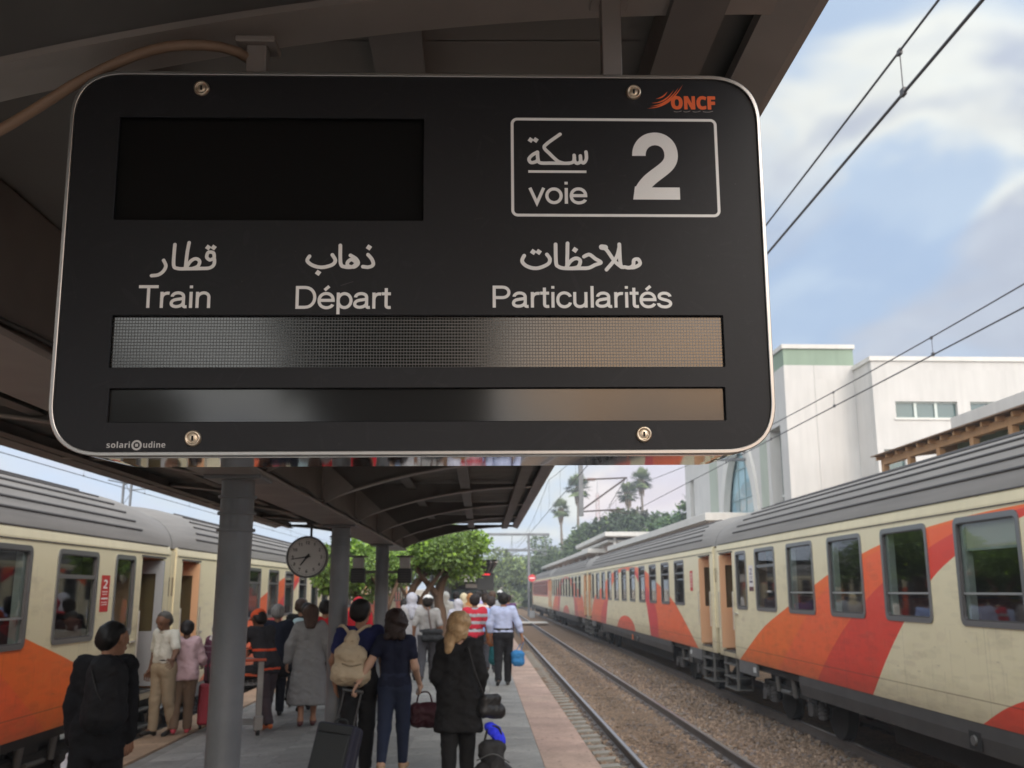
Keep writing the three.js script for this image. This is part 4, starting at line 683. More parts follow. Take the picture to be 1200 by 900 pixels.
// far end of the yard
{
  const w = thing('boundary_wall', 'long pale beige wall across the far end of the tracks', 'wall', [3, -0.95, -172]);
  mesh('wall_panel', box(-26, 30, 0, 2.7, -0.15, 0.15), M(lin(0.5, 0.44, 0.36), 0.9, { map: T_M3 }), w); mesh('wall_coping', box(-26, 30, 2.7, 2.9, -0.22, 0.22), mTrim, w);
  for (let i = 0; i < 13; i++) mesh('pier', box(-25 + i * 4.4, -24.6 + i * 4.4, 0, 2.95, 0.151, 0.35), mTrim, w);
  const c = thing('track_crossing', 'pale pedestrian crossing laid over the rails far away', 'crossing', [3.2, -0.56, -74]); mesh('deck', rbox(-1.9, 1.7, 0, 0.03, -1.6, 1.6, 0.01), M(lin(0.55, 0.52, 0.47), 0.85), c);
  const h = thing('low_house', 'small pale house behind the far end of the yard', 'house', [8, -0.95, -185]);
  mesh('wall', box(-6, 6, 0, 4.2, -3, 3), M(lin(0.6, 0.54, 0.45), 0.9, { map: T_M3 }), h); mesh('roof', box(-6.3, 6.3, 4.2, 4.5, -3.3, 3.3), mTrim, h); for (let i = 0; i < 4; i++) mesh('window', box(-4.6 + i * 2.6, -3.4 + i * 2.6, 1.4, 2.8, 3.0, 3.06), mWinD, h);
}
{ // direction board and lamp under the far canopy
  const s = thing('direction_sign', 'distant white and black direction board under the far canopy', 'sign', [-0.55, 2.28, -40.5]);
  mesh('panel', rbox(-0.95, 0.35, -0.19, 0.19, -0.05, 0.05, 0.01), M(lin(0.015, 0.015, 0.016), 0.5), s); mesh('white_face', box(-0.25, 0.32, -0.15, 0.15, 0.051, 0.056), M(lin(0.6, 0.6, 0.6), 0.5), s); mesh('hanger', [cyl([-0.6, 0.19, 0], [-0.6, 0.6, 0], 0.02), cyl([0.1, 0.19, 0], [0.1, 0.6, 0], 0.02)], mSteel, s);
  const d = thing('train_display', 'distant black display box with a glowing red top', 'display', [0.1, 2.2, -40.8]);
  mesh('housing', rbox(-0.28, 0.42, -0.42, 0.28, -0.12, 0.12, 0.02), M(lin(0.012, 0.013, 0.014), 0.5), d);
  mesh('red_light', rbox(-0.1, 0.25, 0.19, 0.25, 0.121, 0.15, 0.008), M(lin(0.7, 0.05, 0.05), 0.4, { emissive: 0xff2838, emissiveIntensity: 0.45 }), d); mesh('hanger', cyl([0.07, 0.28, 0], [0.07, 0.7, 0], 0.025), mSteel, d);
  const k = thing('kiosk', 'dark kiosk standing under the far canopy', 'kiosk', [-0.9, 0, -52]);
  mesh('body', rbox(-1.1, 1.0, 0, 2.3, -1.5, 1.5, 0.03), M(lin(0.03, 0.03, 0.032), 0.5), k); mesh('counter_window', box(-0.9, 0.8, 1.0, 1.8, 1.5, 1.53), mWinD, k); mesh('pale_notice', box(0.1, 0.8, 1.9, 2.1, 1.501, 1.54), mTrim, k);
}
{ // round red stop signal
  const s = thing('stop_signal', 'round red signal disc with a white bar beside the far train', 'signal', [4.78, -0.8, -93]);
  mesh('post', cyl([0, 0, 0], [0, 3.4, 0], 0.05, 0.045), mStep, s); mesh('disc', cyl([0, 3.72, -0.03], [0, 3.72, 0.03], 0.34, 0.34, 32), M(lin(0.62, 0.03, 0.04), 0.45), s); mesh('white_bar', rbox(-0.24, 0.24, 3.66, 3.78, 0.031, 0.05, 0.008), M(lin(0.8, 0.7, 0.7), 0.5), s);
  mesh('foot_box', rbox(-0.25, 0.25, 0.0, 0.7, -0.2, 0.2, 0.03), M(lin(0.3, 0.3, 0.3), 0.6), s);
}
// ---------------------------------------------------------------- overhead line
const mWire = M(lin(0.10, 0.095, 0.095), 0.5, { metalness: 0.5 }), mMast = M(lin(0.23, 0.24, 0.25), 0.6, { metalness: 0.4, map: T_M1 });
function line(x, yc, ym, zs, sag, label, dropAt) {
  const t = thing('overhead_wire', label, 'overhead wire'), r1 = 0.012, r2 = 0.0095;
  const ycat = (z) => { for (let i = 0; i < zs.length - 1; i++) if (z <= zs[i] && z >= zs[i + 1]) { const u = (z - zs[i]) / (zs[i + 1] - zs[i]); return ym + sag * (4 * (u - 0.5) ** 2); } return ym + sag; };
  const a = zs[0], b = zs[zs.length - 1], pts = []; for (let i = 0; i <= 90; i++) { const z = lerp(a, b, i / 90); pts.push([x, ycat(z), z]); }
  mesh('contact_wire', cyl([x, yc, a], [x, yc, b], r1, r1, 6), mWire, t); mesh('messenger_wire', tube(pts, r2, 120, 6), mWire, t);
  for (const z of dropAt) mesh('dropper', [cyl([x, yc, z], [x, ycat(z), z], 0.0045, 0.0045, 5), rbox(x - 0.014, x + 0.014, yc - 0.02, yc + 0.035, z - 0.03, z + 0.03, 0.003, 1), rbox(x - 0.012, x + 0.012, ycat(z) - 0.03, ycat(z) + 0.015, z - 0.025, z + 0.025, 0.003, 1)], mWire, t);
  return t;
}
const drops = (z0, z1, d) => { const r = []; for (let z = z0; z > z1; z -= d) r.push(z); return r; };
line(2.97, 5.22, 5.53, [22, -43, -98, -150], 1.05, 'contact wire and cable over the empty track, crossing the sky top right', drops(-6.2, -97, 6.1));
line(6.5, 5.1, 5.36, [14, -43.2, -98, -150], 0.95, 'contact wire and cable over the right train, in front of the white building', [...[-6, -9.6, -13.4, -17.4, -21.4, -25.5], ...drops(-47, -97, 6)]);
line(-6.4, 5.1, 5.4, [20, -40, -98], 0.9, 'contact wire and cable over the left train', drops(-6, -90, 6));
line(-12.2, 5.2, 5.5, [20, -33, -98], 0.8, 'farther contact wire beyond the left train', drops(-8, -90, 5.5));
{
  const b = thing('overhead_bracket', 'gantry arm with drop post and slanting tubes over the right train', 'gantry', [0, 0, -43.2]);
  mesh('beam', [box(4.3, 11.95, 7.5, 7.62, -0.12, 0.12), box(4.3, 11.95, 7.9, 8.0, -0.1, 0.1), ...Array.from({ length: 9 }, (_, k) => cyl([4.4 + k * 0.83, 7.6, 0], [4.8 + k * 0.83, 7.92, 0], 0.025))], mMast, b);
  mesh('drop_post', [rbox(4.32, 4.52, 5.0, 7.5, -0.1, 0.1, 0.01)], mMast, b);
  const db = M(lin(0.07, 0.055, 0.05), 0.6);
  mesh('top_tube', cyl([4.42, 6.62, 0], [6.5, 6.72, 0], 0.035), db, b); mesh('stay_tube', cyl([4.42, 5.25, 0], [6.4, 6.66, 0], 0.04), db, b); mesh('steady_arm', [cyl([4.42, 5.2, 0], [6.3, 5.32, 0], 0.035), cyl([5.5, 5.27, 0], [6.6, 5.12, 0], 0.02)], db, b);
  mesh('insulator', Array.from({ length: 5 }, (_, k) => new THREE.CylinderGeometry(0.075, 0.075, 0.035, 12).rotateZ(Math.PI / 2).translate(4.75 + k * 0.07, 6.635, 0)), M(lin(0.16, 0.07, 0.05), 0.35), b);
  mesh('brace_wire', [cyl([6.45, 6.7, 0], [5.7, 5.5, 0], 0.015), cyl([6.5, 6.72, 0], [6.5, 5.36, 0], 0.012)], mWire, b);
  const m = thing('catenary_mast', 'far T-shaped mast carrying a cross arm over both tracks', 'mast', [4.76, -0.8, -99]);
  mesh('post', [rbox(-0.12, 0.12, 0, 8.2, -0.12, 0.12, 0.02)], mMast, m); mesh('cross_arm', [rbox(-4.2, 2.1, 8.0, 8.25, -0.1, 0.1, 0.02)], mMast, m);
  mesh('registration_arm', [cyl([0, 6.9, 0], [-1.9, 6.1, 0], 0.04), cyl([0, 6.0, 0], [-1.9, 6.05, 0], 0.035), cyl([0, 6.9, 0], [1.8, 6.1, 0], 0.04), cyl([0, 6.0, 0], [1.8, 6.0, 0], 0.035)], mMast, m);
  mesh('brace', [cyl([-1.7, 8.0, 0], [-1.7, 6.2, 0], 0.03), cyl([1.7, 8.0, 0], [1.7, 6.2, 0], 0.03)], mMast, m);
  const g = thing('catenary_gantry', 'long thin gantry beam across the tracks before the far trees', 'gantry', [1, -0.8, -150]);
  mesh('beam', [rbox(-13, 9, 8.4, 8.8, -0.2, 0.2, 0.03)], mMast, g); mesh('post', [rbox(-13, -12.6, 0, 8.4, -0.2, 0.2, 0.02)], mMast, g); mesh('post', [rbox(2.2, 2.6, 0, 8.4, -0.2, 0.2, 0.02)], mMast, g); mesh('post', [rbox(8.6, 9, 0, 8.4, -0.2, 0.2, 0.02)], mMast, g);
  const h = thing('catenary_mast', 'twin-post mast beyond the left train, under the canopy edge', 'mast', [-12.0, -0.9, -33.2]);
  for (const x of [-0.13, 0.13]) mesh('post', rbox(x - 0.03, x + 0.03, 0, 6.35, -0.05, 0.05, 0.01), mMast, h);
  mesh('lattice', Array.from({ length: 15 }, (_, k) => cyl([k % 2 ? -0.13 : 0.13, k * 0.42, 0], [k % 2 ? 0.13 : -0.13, k * 0.42 + 0.42, 0], 0.012, 0.012, 5)), mMast, h);
  mesh('cap', rbox(-0.2, 0.2, 6.35, 6.42, -0.08, 0.08, 0.01), mMast, h); mesh('registration_arm', [cyl([0, 6.2, 0], [-0.2, 6.2, 1.2], 0.02), cyl([0.13, 6.0, 0], [1.6, 6.1, 0], 0.02)], mMast, h);
  const r = thing('radio_mast', 'far red and white lattice aerial above the dark trees', 'radio mast', [21.5, -1, -180]);
  for (const [x, z] of [[-0.6, -0.6], [0.6, -0.6], [0.6, 0.6], [-0.6, 0.6]]) mesh('leg', cyl([x * 1.4, 0, z * 1.4], [x * 0.35, 20.5, z * 0.35], 0.1, 0.07, 6), M(lin(0.5, 0.42, 0.42), 0.6), r);
  mesh('lattice', Array.from({ length: 26 }, (_, k) => { const w = 0.84 - k * 0.024; return cyl([k % 2 ? -w : w, k * 0.78, w], [k % 2 ? w : -w, k * 0.78 + 0.78, w - 0.02], 0.05, 0.05, 5); }), M(lin(0.5, 0.3, 0.3), 0.6), r);
  mesh('aerial', [cyl([0, 20.5, 0], [0, 23, 0], 0.09, 0.05, 6), rbox(2.1, 2.4, 0, 18.5, -0.15, 0.15, 0.02), rbox(0.4, 3.2, 15.6, 15.8, -0.1, 0.1, 0.02), rbox(0.8, 3.6, 17.2, 17.35, -0.1, 0.1, 0.02)], M(lin(0.42, 0.4, 0.42), 0.6), r);
}
// ---------------------------------------------------------------- trees
function leafGeo(w, l) {  // a bent oval leaf of six triangles, root at the origin, along +y
  const p = [0, 0, 0, -w, l * 0.4, 0.14 * l, w, l * 0.4, 0.14 * l, 0, l * 0.45, 0, -w * 0.7, l * 0.75, 0.08 * l, w * 0.7, l * 0.75, 0.08 * l, 0, l, -0.12 * l];
  const g = new THREE.BufferGeometry(); g.setAttribute('position', new THREE.Float32BufferAttribute(p, 3)); g.setIndex([0, 3, 1, 0, 2, 3, 1, 3, 4, 3, 2, 5, 4, 3, 6, 3, 5, 6]); g.computeVertexNormals(); return g;
}
const mLeaf = new THREE.MeshPhysicalMaterial({ color: 0xffffff, roughness: 0.75, transmission: 0.3, thickness: 0, side: THREE.DoubleSide }), mLeafFar = M(0xffffff, 0.85, { side: THREE.DoubleSide });
const mBark = M(lin(0.14, 0.085, 0.055), 0.9, { map: T_S, bumpMap: T_B, bumpScale: 0.01 });
function crown(parent, blobs, n, leaf, col, mat, bright = 0.12) {
  const im = new THREE.InstancedMesh(leaf, mat, n), m4 = new THREE.Matrix4(), q = new THREE.Quaternion(), q2 = new THREE.Quaternion(), c = new THREE.Color(), d = V(0, 0, 0), up = V(0, 1, 0);
  const vol = blobs.map((b) => b[3] * b[4] * b[5]), tot = vol.reduce((a, b) => a + Math.pow(b, 0.75), 0);
  let i = 0;
  blobs.forEach((b, bi) => {
    const k = bi === blobs.length - 1 ? n - i : Math.round(n * Math.pow(vol[bi], 0.75) / tot), tone = rr(0.5, 1.45);
    for (let j = 0; j < k && i < n; j++, i++) {
      d.set(rr(-1, 1), rr(-1, 1), rr(-1, 1)).normalize(); const r = Math.pow(rnd(), 0.28) * rr(0.75, 1.12);
      const x = b[0] + d.x * b[3] * r, y = b[1] + d.y * b[4] * r, z = b[2] + d.z * b[5] * r;
      q.setFromUnitVectors(up, V(d.x + rr(-0.9, 0.9), d.y * 0.6 + rr(-0.8, 0.7), d.z + rr(-0.9, 0.9)).normalize()); q2.setFromAxisAngle(up, rr(0, 6.28)); q.multiply(q2);
      const s = rr(0.5, 1.4); m4.compose(V(x, y, z), q, V(s, s, s)); im.setMatrixAt(i, m4);
      const t = tone * rr(0.7, 1.3), f = rnd() < bright ? 1.9 : 1; c.setRGB(col[0] * t * f, col[1] * t * f, col[2] * t * (f > 1 ? 1.1 : 1)); im.setColorAt(i, c);
    }
  });
  im.name = 'crown'; im.castShadow = im.receiveShadow = true; im.userData.kind = 'stuff'; parent.add(im); return im;
}
function limb(pts, r0, r1, n = 8) {  // tapered limb through points
  const cv = new THREE.CatmullRomCurve3(pts.map((p) => V(...p))), g = new THREE.TubeGeometry(cv, 14, 1, n, false), p = g.attributes.position, q = cv.getPoints(14);
  for (let i = 0; i <= 14; i++) { const c = cv.getPointAt(i / 14), r = lerp(r0, r1, i / 14) * (1 + 0.08 * Math.sin(i * 2.1)); for (let k = 0; k <= n; k++) { const o = i * (n + 1) + k; p.setXYZ(o, c.x + (p.getX(o) - c.x) * r, c.y + (p.getY(o) - c.y) * r, c.z + (p.getZ(o) - c.z) * r); } }
  g.computeVertexNormals(); return g;
}
function tree(name, label, at, blobs, n, leaf, col, trunks, group, mat = mLeaf, bright) {
  const t = thing(name, label, 'tree', at, 0, group);
  mesh('trunk', trunks, mBark, t); crown(t, blobs, n, leaf, col, mat, bright); return t;
}
const blobset = (n, rx, ry, rz, y0, s0, s1) => Array.from({ length: n }, () => { let x, y, z; do { x = rr(-1, 1); y = rr(-1, 1); z = rr(-1, 1); } while (x * x + y * y + z * z > 1); const s = rr(s0, s1); return [x * rx, y0 + y * ry, z * rz, s * 1.15, s * 0.8, s * 1.15]; });
const lfN = leafGeo(0.032, 0.105), lfM = leafGeo(0.13, 0.42), lfF = leafGeo(0.16, 0.52);
tree('ficus_tree', 'leafy round green tree on the platform, right of the third pillar', [-1.05, 0, -25.2], [...blobset(30, 1.05, 0.55, 1.3, 2.82, 0.24, 0.52)], 12000, lfN, [0.165, 0.265, 0.05],
  [limb([[-0.55, -0.05, 0.3], [-0.62, 0.9, 0.3], [-0.75, 1.6, 0.25], [-0.3, 2.3, 0]], 0.15, 0.06), limb([[-0.62, 0.9, 0.3], [-0.4, 1.6, 0.35], [0.1, 2.3, 0.4]], 0.09, 0.04), limb([[0.05, -0.05, 0], [0.04, 1.1, 0], [-0.03, 1.7, 0], [0.3, 2.5, -0.2]], 0.2, 0.08), limb([[-0.03, 1.6, 0], [-0.5, 2.2, 0.3], [-0.8, 2.7, 0.1]], 0.09, 0.04)], 'trees planted along the platform', mLeaf, 0.17);
tree('ficus_tree', 'leafy green tree on the platform, directly behind the clock and second pillar', [-3.05, -0.1, -23.4], [...blobset(26, 1.05, 0.62, 1.2, 2.5, 0.24, 0.52)], 10000, lfN, [0.155, 0.25, 0.05],
  [limb([[0.55, 0, 0], [0.6, 0.9, 0.05], [0.85, 1.6, 0.1], [0.4, 2.3, 0]], 0.13, 0.05), limb([[0.6, 0.9, 0], [0.95, 1.7, 0.1], [1.1, 2.2, -0.2]], 0.08, 0.04), limb([[0.6, 1.1, 0], [0.1, 1.8, -0.1], [-0.4, 2.3, 0]], 0.08, 0.03)], 'trees planted along the platform', mLeaf, 0.15);
tree('ficus_tree', 'farther green tree on the platform, behind the first two crowns', [-2.1, -0.1, -31.5], [...blobset(20, 1.6, 0.6, 1.3, 2.75, 0.4, 0.65)], 7000, lfN, [0.11, 0.17, 0.037],
  [limb([[0, 0, 0], [0.05, 1.2, 0], [-0.1, 1.9, 0], [0.4, 2.6, 0]], 0.17, 0.06), limb([[0, 1.2, 0], [-0.5, 2.1, 0.2]], 0.08, 0.04)], 'trees planted along the platform');
// behind the camera, mirrored in the board's glass
tree('broad_tree', 'large tree standing behind the camera', [-1.4, -0.9, 13], blobset(36, 1.0, 2.7, 1.2, 6.3, 0.8, 1.1), 17000, lfM, [0.045, 0.075, 0.022], [limb([[0, 0, 0], [0.1, 2.5, 0], [0, 4.2, 0], [0.3, 6.2, 0]], 0.3, 0.1)], null);
tree('broad_tree', 'unseen tree added behind the camera on the left for its dark reflection', [-15, -0.9, 33], blobset(24, 3.2, 2.6, 2.2, 5.4, 1.0, 1.7), 9000, lfF, [0.045, 0.07, 0.025], [limb([[0, 0, 0], [0.1, 2.5, 0], [0, 4.2, 0], [0.3, 6.2, 0]], 0.3, 0.1)], null);  // added to darken the lower left of what the board's glass mirrors
// far trees at the end of the yard, left to right
const farTree = (label, x, z, h, w, col, n = 7000, nb = 26) => tree('far_tree', label, [x, -0.95, z], [...blobset(nb, w * 0.7, h * 0.28, w * 0.55, h * 0.62, w * 0.22, w * 0.42), ...blobset(6, w * 0.8, h * 0.12, w * 0.5, h * 0.22, w * 0.25, w * 0.4)], n, h > 9 ? lfF : lfM, col.map((v, i) => v * 1.45 + 0.01), [limb([[0, 0, 0], [0.2, h * 0.3, 0], [0, h * 0.6, 0], [0.3, h * 0.85, 0]], 0.05 * h * 0.6, 0.05)], 'trees beyond the station yard', mLeafFar, 0.1);
farTree('pale green far tree just right of the platform tree, left of the signal disc', 2.2, -140, 8.6, 4.6, [0.115, 0.15, 0.06]);
farTree('grey-green far tree above the red signal disc', 6.6, -150, 8.2, 4.4, [0.085, 0.11, 0.062]);
farTree('low green far tree hidden mostly behind the far platform canopy', -3.2, -150, 7.6, 4.4, [0.09, 0.13, 0.05]);
farTree('green far tree right of the signal disc, above the red carriage', 10.6, -150, 9.2, 5.0, [0.075, 0.105, 0.045]);
farTree('small dark far tree rising at the left end of the dark tree line', 12.2, -175, 13.2, 4.8, [0.06, 0.08, 0.045]);
farTree('dark green far tree left of the pavilion roof', 14.2, -130, 11.6, 5.0, [0.042, 0.065, 0.027], 9000);
farTree('dense dark tree above the pavilion, left of the radio aerial', 17.6, -128, 14.0, 5.4, [0.034, 0.05, 0.025], 11000);
farTree('brownish dark tree in front of the radio aerial', 20.4, -132, 14.2, 4.6, [0.05, 0.05, 0.032], 9000);
farTree('green tree right of the radio aerial, under the twin palms', 23.8, -130, 13.6, 4.6, [0.055, 0.09, 0.038], 9000);
farTree('bluish green tree against the left edge of the white building', 23.0, -108, 13.6, 4.6, [0.06, 0.1, 0.05], 11000);
farTree('tallest dark tree touching the white building corner', 25.2, -104, 15.6, 3.4, [0.045, 0.06, 0.03], 9000);
farTree('low green bush-like tree filling the gap under the aerial', 21.2, -110, 11.2, 4.2, [0.05, 0.085, 0.034], 9000);
farTree('dark low tree just behind the stepped pavilion ledge', 17.4, -112, 9.6, 4.4, [0.038, 0.06, 0.025], 9000);
// tall fan palms
const mFrond = M(0xffffff, 0.75, { vertexColors: true, side: THREE.DoubleSide }), mSkirtP = M(lin(0.22, 0.155, 0.09), 0.95), mPTrunk = M(lin(0.24, 0.2, 0.16), 0.9, { map: T_S });
function palm(label, x, z, h, R) {
  const t = thing('fan_palm', label, 'palm tree', [x, -0.95, z], 0, 'tall fan palms beyond the station');
  mesh('trunk', limb([[0, 0, 0], [rr(-0.2, 0.2), h * 0.5, 0], [0, h, 0]], 0.34, 0.2, 10), mPTrunk, t);
  const sk = []; for (let i = 0; i < 90; i++) { const a = rr(0, 6.28), y = h - rr(0.0, 1.5) * R * 0.62, r = rr(0.15, 0.5) * R * 0.62 * (1 - 0.3 * (h - y) / R); sk.push(new THREE.ConeGeometry(0.13, R * 0.6, 4).rotateX(Math.PI).translate(Math.cos(a) * r, y - 0.1, Math.sin(a) * r)); }
  mesh('dead_fronds', sk, mSkirtP, t);
  for (let i = 0; i < 90; i++) {
    const az = rr(0, 6.28), e = rr(-0.75, 1.5), L = R * rr(0.85, 1.15), pos = [], col = [], dir = V(Math.cos(az) * Math.cos(e), Math.sin(e), Math.sin(az) * Math.cos(e)), sd = V(-Math.sin(az), 0, Math.cos(az)), nrm = sd.clone().cross(dir), base = V(0, h + 0.15, 0), k = rr(0.6, 1.3);
    for (let j = -5; j <= 5; j++) {
      const f = j * 0.2, d1 = dir.clone().multiplyScalar(Math.cos(f)).addScaledVector(sd, Math.sin(f)), tip = base.clone().addScaledVector(dir, L * 0.42).addScaledVector(d1, L * (0.62 - 0.16 * Math.abs(f))).add(V(0, -0.16 * L * Math.abs(f), 0)), hub = base.clone().addScaledVector(dir, L * 0.42), mid = hub.clone().lerp(tip, 0.55), w = sd.clone().multiplyScalar(0.055 * L);
      for (const v of [hub, mid.clone().add(w), mid.clone().sub(w), mid.clone().add(w), tip, mid.clone().sub(w)]) { pos.push(v.x, v.y, v.z); col.push(0.17 * k, 0.215 * k, 0.09 * k); }
    }
    const w = sd.clone().multiplyScalar(0.035); const h2 = base.clone().addScaledVector(dir, L * 0.42);
    for (const v of [base.clone().add(w), h2, base.clone().sub(w)]) { pos.push(v.x, v.y, v.z); col.push(0.1 * k, 0.11 * k, 0.05); }
    const g = new THREE.BufferGeometry(); g.setAttribute('position', new THREE.Float32BufferAttribute(pos, 3)); g.setAttribute('color', new THREE.Float32BufferAttribute(col, 3)); g.computeVertexNormals();
    const m = new THREE.Mesh(g, mFrond); m.name = 'frond'; m.castShadow = m.receiveShadow = true; t.add(m);
  }
}
palm('tallest left palm behind the gantry drop post', 17.9, -180, 21.2, 2.7);
palm('shorter palm, leftmost of the four', 14.6, -180, 17.2, 2.1);
palm('left and lower palm of the close pair', 26.9, -178, 20.0, 2.3);
palm('right and taller palm of the close pair', 29.4, -178, 22.4, 2.45);
// date palm heads among the trees by the building
palm('short palm head beside the white building, among the dark trees', 23.4, -104, 11.2, 2.2);
palm('short palm head at the top of the trees by the building corner', 25.0, -100, 13.6, 2.2);
// ---------------------------------------------------------------- bodies, cloth and soft bags from distance fields
// bone: [ax, ay, az, bx, by, bz, ra, rb]; joined by a smooth minimum and meshed with surface nets
function soft(bones, cell, k = 0.03, clip = null, wob = 0, thin = null) {
  let lo = [1e9, 1e9, 1e9], hi = [-1e9, -1e9, -1e9];
  for (const b of bones) for (let i = 0; i < 3; i++) { lo[i] = Math.min(lo[i], b[i] - b[6], b[i + 3] - b[7]); hi[i] = Math.max(hi[i], b[i] + b[6], b[i + 3] + b[7]); }
  lo = lo.map((v) => v - 2.5 * cell - 0.01); const n = [0, 1, 2].map((i) => Math.ceil((hi[i] + 2.5 * cell + 0.01 - lo[i]) / cell) + 1), [nx, ny, nz] = n, F = new Float32Array(nx * ny * nz).fill(0.2);
  for (const b of bones) {
    const r = Math.max(b[6], b[7]) + k + 2 * cell, i0 = [0, 1, 2].map((i) => Math.max(0, Math.floor((Math.min(b[i], b[i + 3]) - r - lo[i]) / cell))), i1 = [0, 1, 2].map((i) => Math.min(n[i] - 1, Math.ceil((Math.max(b[i], b[i + 3]) + r - lo[i]) / cell)));
    const dx = b[3] - b[0], dy = b[4] - b[1], dz = b[5] - b[2], dd = dx * dx + dy * dy + dz * dz || 1e-9;
    for (let z = i0[2]; z <= i1[2]; z++) for (let y = i0[1]; y <= i1[1]; y++) for (let x = i0[0]; x <= i1[0]; x++) {
      const px = lo[0] + x * cell - b[0], py = lo[1] + y * cell - b[1], pz = lo[2] + z * cell - b[2], t = clamp((px * dx + py * dy + pz * dz) / dd, 0, 1);
      const ex = px - t * dx, ey = py - t * dy, ez = pz - t * dz, d = Math.sqrt(ex * ex + ey * ey + ez * ez) - b[6] - (b[7] - b[6]) * t, o = (z * ny + y) * nx + x, f = F[o], h = Math.max(k - Math.abs(f - d), 0) / k;
      F[o] = Math.min(f, d) - h * h * k * 0.25;
    }
  }
  if (thin) for (let z = 0; z < nz; z++) for (let y = 0; y < ny; y++) for (let x = 0; x < nx; x++) { const o = (z * ny + y) * nx + x; if (F[o] < 3 * cell) F[o] += thin(lo[0] + x * cell, lo[1] + y * cell, lo[2] + z * cell); }
  if (clip) for (let z = 0; z < nz; z++) for (let y = 0; y < ny; y++) for (let x = 0; x < nx; x++) { const o = (z * ny + y) * nx + x; if (F[o] < 3 * cell) { const c = clip(lo[0] + x * cell, lo[1] + y * cell, lo[2] + z * cell); if (c > F[o]) F[o] = c; } }
  const id = new Int32Array(nx * ny * nz).fill(-1), P = [], I = [], C = [0, 1, nx, nx + 1, nx * ny, nx * ny + 1, nx * ny + nx, nx * ny + nx + 1];
  const E = [[0, 1], [2, 3], [4, 5], [6, 7], [0, 2], [1, 3], [4, 6], [5, 7], [0, 4], [1, 5], [2, 6], [3, 7]];
  for (let z = 0; z < nz - 1; z++) for (let y = 0; y < ny - 1; y++) for (let x = 0; x < nx - 1; x++) {
    const o = (z * ny + y) * nx + x; let m = 0; for (let c = 0; c < 8; c++) if (F[o + C[c]] < 0) m |= 1 << c;
    if (m === 0 || m === 255) continue;
    let sx = 0, sy = 0, sz = 0, q = 0;
    for (const [a, b] of E) if (((m >> a) & 1) !== ((m >> b) & 1)) { const fa = F[o + C[a]], t = fa / (fa - F[o + C[b]]); sx += lerp(a & 1, b & 1, t); sy += lerp((a >> 1) & 1, (b >> 1) & 1, t); sz += lerp(a >> 2, b >> 2, t); q++; }
    id[o] = P.length / 3; P.push(lo[0] + (x + sx / q) * cell, lo[1] + (y + sy / q) * cell, lo[2] + (z + sz / q) * cell);
  }
  const quad = (a, b, c, d, flip) => { if (a < 0 || b < 0 || c < 0 || d < 0) return; flip ? I.push(a, b, c, a, c, d) : I.push(a, c, b, a, d, c); };
  for (let z = 1; z < nz - 1; z++) for (let y = 1; y < ny - 1; y++) for (let x = 1; x < nx - 1; x++) {
    const o = (z * ny + y) * nx + x, s = F[o] < 0;
    if (s !== F[o + 1] < 0) quad(id[o - nx - nx * ny], id[o - nx * ny], id[o], id[o - nx], s);
    if (s !== F[o + nx] < 0) quad(id[o - 1 - nx * ny], id[o - 1], id[o], id[o - nx * ny], s);
    if (s !== F[o + nx * ny] < 0) quad(id[o - 1 - nx], id[o - nx], id[o], id[o - 1], s);
  }
  const g = new THREE.BufferGeometry(); g.setAttribute('position', new THREE.Float32BufferAttribute(P, 3)); g.setIndex(I); g.computeVertexNormals();
  if (wob) { const p = g.attributes.position, nn = g.attributes.normal; for (let i = 0; i < p.count; i++) { const x = p.getX(i), y = p.getY(i), z = p.getZ(i), q = cell < 0.0155, r1 = fbm3(x * 7 + 3, y * 13 + x * 5, z * 7, 3, 2), r2 = q ? fbm3(x * 18, y * 26 - x * 12 + z * 9, z * 18, 8, 2) : 0.5, w = wob * ((1 - 4 * Math.abs(r1 - 0.5)) * 1.5 + (q ? (0.6 - 4 * Math.abs(r2 - 0.5)) * 0.75 : 0)); p.setXYZ(i, x + nn.getX(i) * w, y + nn.getY(i) * w, z + nn.getZ(i) * w); } g.computeVertexNormals(); }
  return g;
}
function softMesh(name, g, mat, parent) { const m = new THREE.Mesh(g, mat); m.name = parent === scene ? numbered(name) : name; m.castShadow = m.receiveShadow = true; parent.add(m); return m; }
const T_CL = rep(TEX.cloth, 2);
const matC = {}; const cloth = (c, r = 0.9) => { const k = c.join() + r; return matC[k] ||= new THREE.MeshPhysicalMaterial({ color: lin(...c), roughness: r, specularIntensity: 0.45, sheen: 0.2, sheenRoughness: 0.6, sheenColor: new THREE.Color().setRGB(...c.map((v) => v * 0.6)) }); };
const hairM = {}; const hairMat = (c) => hairM[c.join()] ||= new THREE.MeshPhysicalMaterial({ color: lin(...c), roughness: 0.5, specularIntensity: 0.4, vertexColors: true });
const SKIN = { a: [0.36, 0.2, 0.13], b: [0.27, 0.14, 0.085], c: [0.14, 0.07, 0.042], d: [0.42, 0.26, 0.18] };
const bone = (a, b, ra, rb = ra) => [a.x, a.y, a.z, b.x, b.y, b.z, ra, rb];
